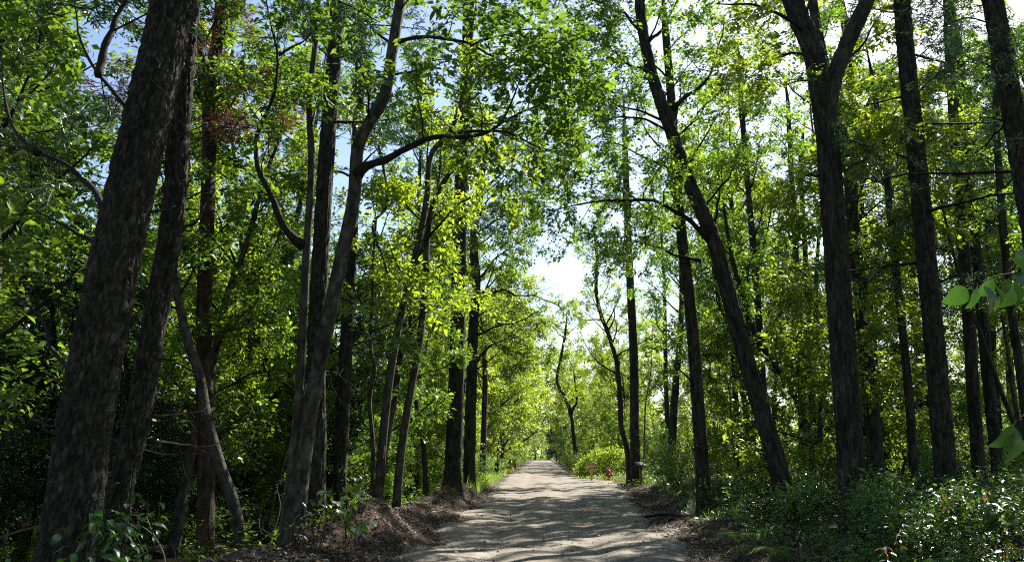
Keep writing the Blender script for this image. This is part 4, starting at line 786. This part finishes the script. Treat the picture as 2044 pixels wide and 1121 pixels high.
stick(440, 17, [(-2.2, 0, .12), (-.8, .3, .16), (.6, .1, .10), (2.0, .2, .05)], .06, M_DEADWOOD, 'fallen grey log lying in the water behind the leaning trunk', 'fallen_log', 4, 3)
stick(300, 19, [(-2.0, 0, .3), (-.6, 0, .5), (1.0, .4, .35), (2.2, .4, .05)], .03, M_DEADWOOD, 'long bare dead limb arching low over the swamp', seed=4)
stick(60, 15, [(-1.5, 0, .1), (-.2, .3, .65), (1.0, .2, .8), (1.8, 0, .6)], .03, M_DEADWOOD, 'tangled dead branch at the left edge of the swamp', twigs=7, seed=5)
stick(540, 14.5, [(0, 0, 0), (.12, 0, .5), (.2, .1, 1.0), (.1, .1, 1.4)], .015, M_DEADWOOD, 'thin dead stem left of the grey forked tree', seed=6)
stick(1335, 21.5, [(-.7, 0, .06), (-.2, .1, .12), (.3, 0, .08), (.9, .2, .06)], .035, M_TWIG, 'dark rotten branch in the litter left of the white stake', twigs=4, seed=7)
stick(1330, 20.5, [(0, 0, .03), (.5, .1, .10), (1.2, 0, .06)], .02, M_TWIG, 'thin dark stick lying below the rotten branch', twigs=2, seed=8)
# big leaved plants by hand: stem + each large leaf its own part
def leafy_stem(name, label, cat, base, stems, mat, lsz, wid, n, seed, group=None, t0=.35, lobes=0, big=True):
    r = rs(seed); g = thing(name, label, cat, base, group); proto_l = None
    for sp in stems:
        p = smooth_path(sp, 16); b = MB(); b.tube(p, np.linspace(.008, .003, 16), 5); obj('stem', b.me('stem', M_TWIG), g)
        for k in range(n):
            q = int((t0 + (1 - t0) * (k + .5) / n) * 15)
            if proto_l is None or k % 4 == 0 and len(proto_l) < 4:
                proto_l = (proto_l or []) + [big_leaf(lsz, wid, mat, r, lobes)]
            o = obj('leaf', proto_l[k % len(proto_l)], g); o.location = p[q]; a = k * 2.4 + r.uniform(-.4, .4); sc = r.uniform(.75, 1.2); o.scale = (sc,) * 3
            o.rotation_euler = (r.normal(0, .25), r.uniform(.0, .75), a)
    return g
def big_leaf(l, w, mat, r, lobes=0):
    "leaf along +X with a midrib fold, drooping tip and wavy or lobed margin"
    m_ = 14; t = np.linspace(0, 1, m_); prof = np.sin(pi * t ** .75) ** .8
    if lobes: prof = prof * (1 + .45 * np.abs(np.sin(lobes * pi * t)) - .25)
    prof[-1] = 0.0; prof[0] = .03
    zc = .10 * l * np.sin(t * 2) - .28 * l * t * t; pet = .18 * l; V = []; ph = r.uniform(0, 6)
    for k in range(m_):
        hw = prof[k] * w / 2; e = .16 * hw + .05 * w * np.sin(ph + t[k] * 9) * prof[k]
        V += [(pet + t[k] * l, -hw, zc[k] + e), (pet + t[k] * l, -hw * .5, zc[k] + e * .4), (pet + t[k] * l, 0, zc[k]), (pet + t[k] * l, hw * .5, zc[k] + e * .4), (pet + t[k] * l, hw, zc[k] + e)]
    Q = [(k * 5 + j, k * 5 + j + 1, k * 5 + j + 6, k * 5 + j + 5) for k in range(m_ - 1) for j in range(4)]; n0 = len(V)
    V += [(0, -.002, 0), (0, .002, 0), (pet, .002, 0), (pet, -.002, 0)]; Q += [(n0, n0 + 1, n0 + 2, n0 + 3)]
    return mesh('leaf', V, [Q], mat, True, np.full(len(Q), r.uniform(.3, .7)))
# hanging branch with large leaves close to the camera at the right edge; its shrub stands outside the frame
def near(px, py, d, b): return tuple(at(px, py, d) - np.array(b))
bx = (2.15, 3.1, gz(2.15, 3.1)); g = leafy_stem('spicebush', 'twigs with large heart shaped leaves hanging in at the right edge', 'shrub', bx, [[(0, 0, -.1), (.02, 0, .7), (-.02, 0, 1.4), (-.1, 0, 2.1)]], M_HANG, .09, .062, 6, 801, t0=.3)
lf = [big_leaf(.085, .066, M_HANG, rs(810 + k)) for k in range(4)]
for tw, lv in (([(2120, 560), (2080, 548), (2030, 545), (1985, 552), (1955, 566)], [(1952, 566, -2.0, .75), (1962, 560, -1.35, .9), (1975, 556, -.9, .8), (1990, 552, -2.4, .8), (2018, 545, -.6, .8), (2022, 548, -1.55, 1.15), (2040, 548, 1.2, .9), (2046, 556, -1.3, .9), (1940, 572, -2.6, .9), (2005, 548, -1.9, .95), (2030, 560, -2.2, 1.0)]), ([(2120, 770), (2085, 800), (2055, 820), (2030, 838)], [(2030, 838, -2.35, 1.0), (2026, 838, -1.75, 1.15), (2048, 825, -1.0, .9), (2052, 815, .6, .8)])):
    p = [near(a, c, 2.75 - .25 * k / 4, bx) for k, (a, c) in enumerate(tw)]; p = [(-.05, 0, p[0][2] - .15)] + p; b = MB(); b.tube(smooth_path(p, 18), np.linspace(.006, .002, 18), 5); obj('stem', b.me('stem', M_TWIG), g)
    for k, (a, c, ang, sc) in enumerate(lv):
        o = obj('leaf', lf[k % 4], g); o.location = near(a, c, 2.5 + .03 * k, bx); o.scale = (sc * 1.2,) * 3
        o.rotation_euler = (rs(k).uniform(.5, 1.2), -ang, rs(k + 5).normal(0, .25))
x = -2.9
for k, (px, d, hh, n_, lab_) in enumerate([(215, 6.3, .95, 9, 'dark leafy plant in front of the huge left pine'), (150, 6.0, .7, 8, 'low dark plant at the foot of the huge left pine'), (255, 6.6, 1.1, 9, 'tall dark leafy plant at the right foot of the huge left pine'), (40, 6.2, .6, 8, 'low leafy plant in the bottom left corner'), (300, 7.2, .8, 8, 'leafy plant between the left pine and the reddish trunk')]):
    x = float(at(px, 905, d)[0]); r = rs(820 + k)
    leafy_stem('broadleaf_plant', lab_, 'plant', (x, d, gz(x, d)), [[(0, 0, -.05), (r.normal(0, .08), r.normal(0, .08), hh * .5), (r.normal(0, .2), r.normal(0, .15), hh * r.uniform(.8, 1.1))] for _ in range(6)], M_HANG, .115, .05, n_ + 3, 830 + k, 'dark plants by the huge left pine')
for k, (px, d, hh, lab_) in enumerate([(420, 13.6, .8, 'leafy sprig at the foot of the reddish trunk'), (640, 12.4, 1.0, 'young plant with pale leaves before the grey forked tree'), (600, 12.0, .8, 'young plant at the left foot of the grey forked tree'), (700, 14.5, .9, 'light green young plant left of the slender crooked clump')]):
    x = float(at(px, 905, d)[0]); r = rs(840 + k)
    leafy_stem('young_plant', lab_, 'plant', (x, d, gz(x, d)), [[(0, 0, -.05), (r.normal(0, .1), 0, hh * .5), (r.normal(0, .3), r.normal(0, .15), hh)] for _ in range(4)], M_SUNLEAF, .11, .05, 8, 850 + k, 'young plants on the left bank')
x = float(at(700, 905, 12.6)[0]); z = gz(x, 12.6)
leafy_stem('maple_sapling', 'young maple with big lobed leaves at the left roadside', 'sapling', (x, 12.6, z), [[(0, 0, -.05), (-.03, 0, .5), (.05, 0, 1.0), (.3, -.1, 1.25)], [(0, 0, .3), (-.1, 0, .7), (-.35, 0, 1.05)], [(0, 0, .2), (.15, -.1, .5), (.38, -.2, .62)]], M_LEAF, .20, .19, 8, 861, lobes=3)
for k, (px, d, mat_, lab_, hh) in enumerate([(1870, 9.8, M_YELLOW, 'yellowed sprig sticking up among the glossy shrubs at the right', 1.0), (1785, 9.6, M_YELLOW, 'drooping orange yellow sprig below the straight dark pine', .75), (1755, 8.9, M_YELLOW, 'small yellow sprig near the bottom right', .55), (1968, 9.4, M_YELLOW, 'bright yellow leaved sprig right of the straight dark pine', 1.15), (1582, 11.0, M_RED, 'dark red leaf spray at the edge of the lower right thicket', .62), (1985, 8.6, M_YELLOW, 'yellowing sprig in the bottom right corner', .6)]):
    x = float(at(px, 905, d)[0]); r = rs(870 + k)
    leafy_stem('yellow_sprig' if mat_ is M_YELLOW else 'red_sprig', lab_, 'plant', (x, d, gz(x, d)), [[(0, 0, -.05), (r.normal(0, .05), 0, hh * .6), (r.normal(0, .1), 0, hh)]], mat_, .10, .032, 9, 880 + k, t0=.6)
# ferns at the right roadside
def fern(label, x, y, sc, seed):
    r = rs(seed); g = thing('fern', label, 'fern', (x, y, gz(x, y)), 'ferns at the right roadside')
    for k in range(8):
        a = k * 2 * pi / 8 + r.uniform(-.3, .3); p = smooth_path([(0, 0, 0), (cos(a) * .18 * sc, sin(a) * .18 * sc, .32 * sc), (cos(a) * .5 * sc, sin(a) * .5 * sc, .36 * sc), (cos(a) * .72 * sc, sin(a) * .72 * sc, .2 * sc)], 20)
        q = p[3:]; t = np.linspace(0, 1, 17); dd = unit(np.gradient(q, axis=0)); sd = unit(np.cross(dd, np.array([0, 0, 1.]))); L_ = .17 * sc * np.sin(pi * (.12 + .88 * t)) ** .8
        PP = np.concatenate([q, q]); AA = np.concatenate([sd + dd * .4, -sd + dd * .4]); NN = np.cross(np.concatenate([sd, -sd]), np.concatenate([dd, dd])) * 0 + np.array([0, 0, 1.])
        obj('frond', leaves('frond', PP, AA, NN, np.concatenate([L_, L_]) + .01, np.full(34, .034 * sc), M_LEAF, np.clip(r.normal(.5, .1, 34), 0, 1)), g)
for k, (px, d) in enumerate([(1425, 15.5), (1462, 14.2), (1490, 13.0), (1450, 17.5), (1540, 12.0)]):
    x = float(at(px, 905, d)[0]); fern(['fern at the litter edge below the dark roadside trunk', 'fern arching over the right litter edge', 'fern at the near end of the right thicket edge', 'small fern just right of the dark roadside trunk', 'fern nearest the viewer at the right thicket edge'][k], x, d, (.6, .6, .55, .6, .55)[k], 900 + k)

# of two trees alike in place, say which is the nearer
from collections import defaultdict
same = defaultdict(list)
for o in S.objects:
    if o.get('category') == 'tree' and o.get('label'): same[o['label']].append(o)
for l_, q in same.items():
    if len(q) == 2 and 'behind the viewpoint' not in l_:
        q.sort(key=lambda o: o.location.y); e = ', the ' if len(l_.split()) < 14 else ', '; t_ = ' one' if len(l_.split()) < 15 else ''; q[0]['label'] = l_ + e + 'nearer' + t_; q[1]['label'] = l_ + e + 'farther' + t_

# weeds round the hydrant, the sign and the panel post
r = rs(940); n = 2600; k = r.randint(0, 3, n); c = np.array([(4.55, 52.7), (3.75, 56.2), (5.45, 43.6)])[k]; X_ = c[:, 0] + r.normal(0, .8, n) + .25; Y_ = c[:, 1] + r.normal(0, .35, n)
cover('ground_cover', 'bright weeds around the hydrant and the signs', n, X_, Y_, .34 * r.uniform(0, 1, n) ** 1.5, .09, M_SUNLEAF, 941)
# stones in the sandy road
r = rs(950); b = MB(); ico = np.array([(0, 0, 1), (.9, 0, .1), (0, .9, .1), (-.9, 0, .1), (0, -.9, .1), (0, 0, -1)]); tri = [(0, 1, 2), (0, 2, 3), (0, 3, 4), (0, 4, 1), (5, 2, 1), (5, 3, 2), (5, 4, 3), (5, 1, 4)]
for k in range(900):
    y = 9 + 30 * r.uniform() ** 1.7; x = LE(y) + (RE(y) - LE(y)) * r.beta(.6, .6); sz = .012 * r.lognormal(0, .5)
    b.add(ico * sz * r.uniform(.6, 1.3, 3) + r.normal(0, sz * .15, (6, 3)) + np.array([x, y, .035]), [], tri)
obj('pebbles', b.me('pebbles', plain('pebble', (.26, .23, .19), .9, .4, 3), False), label='small stones scattered on the sandy road', kind='stuff')
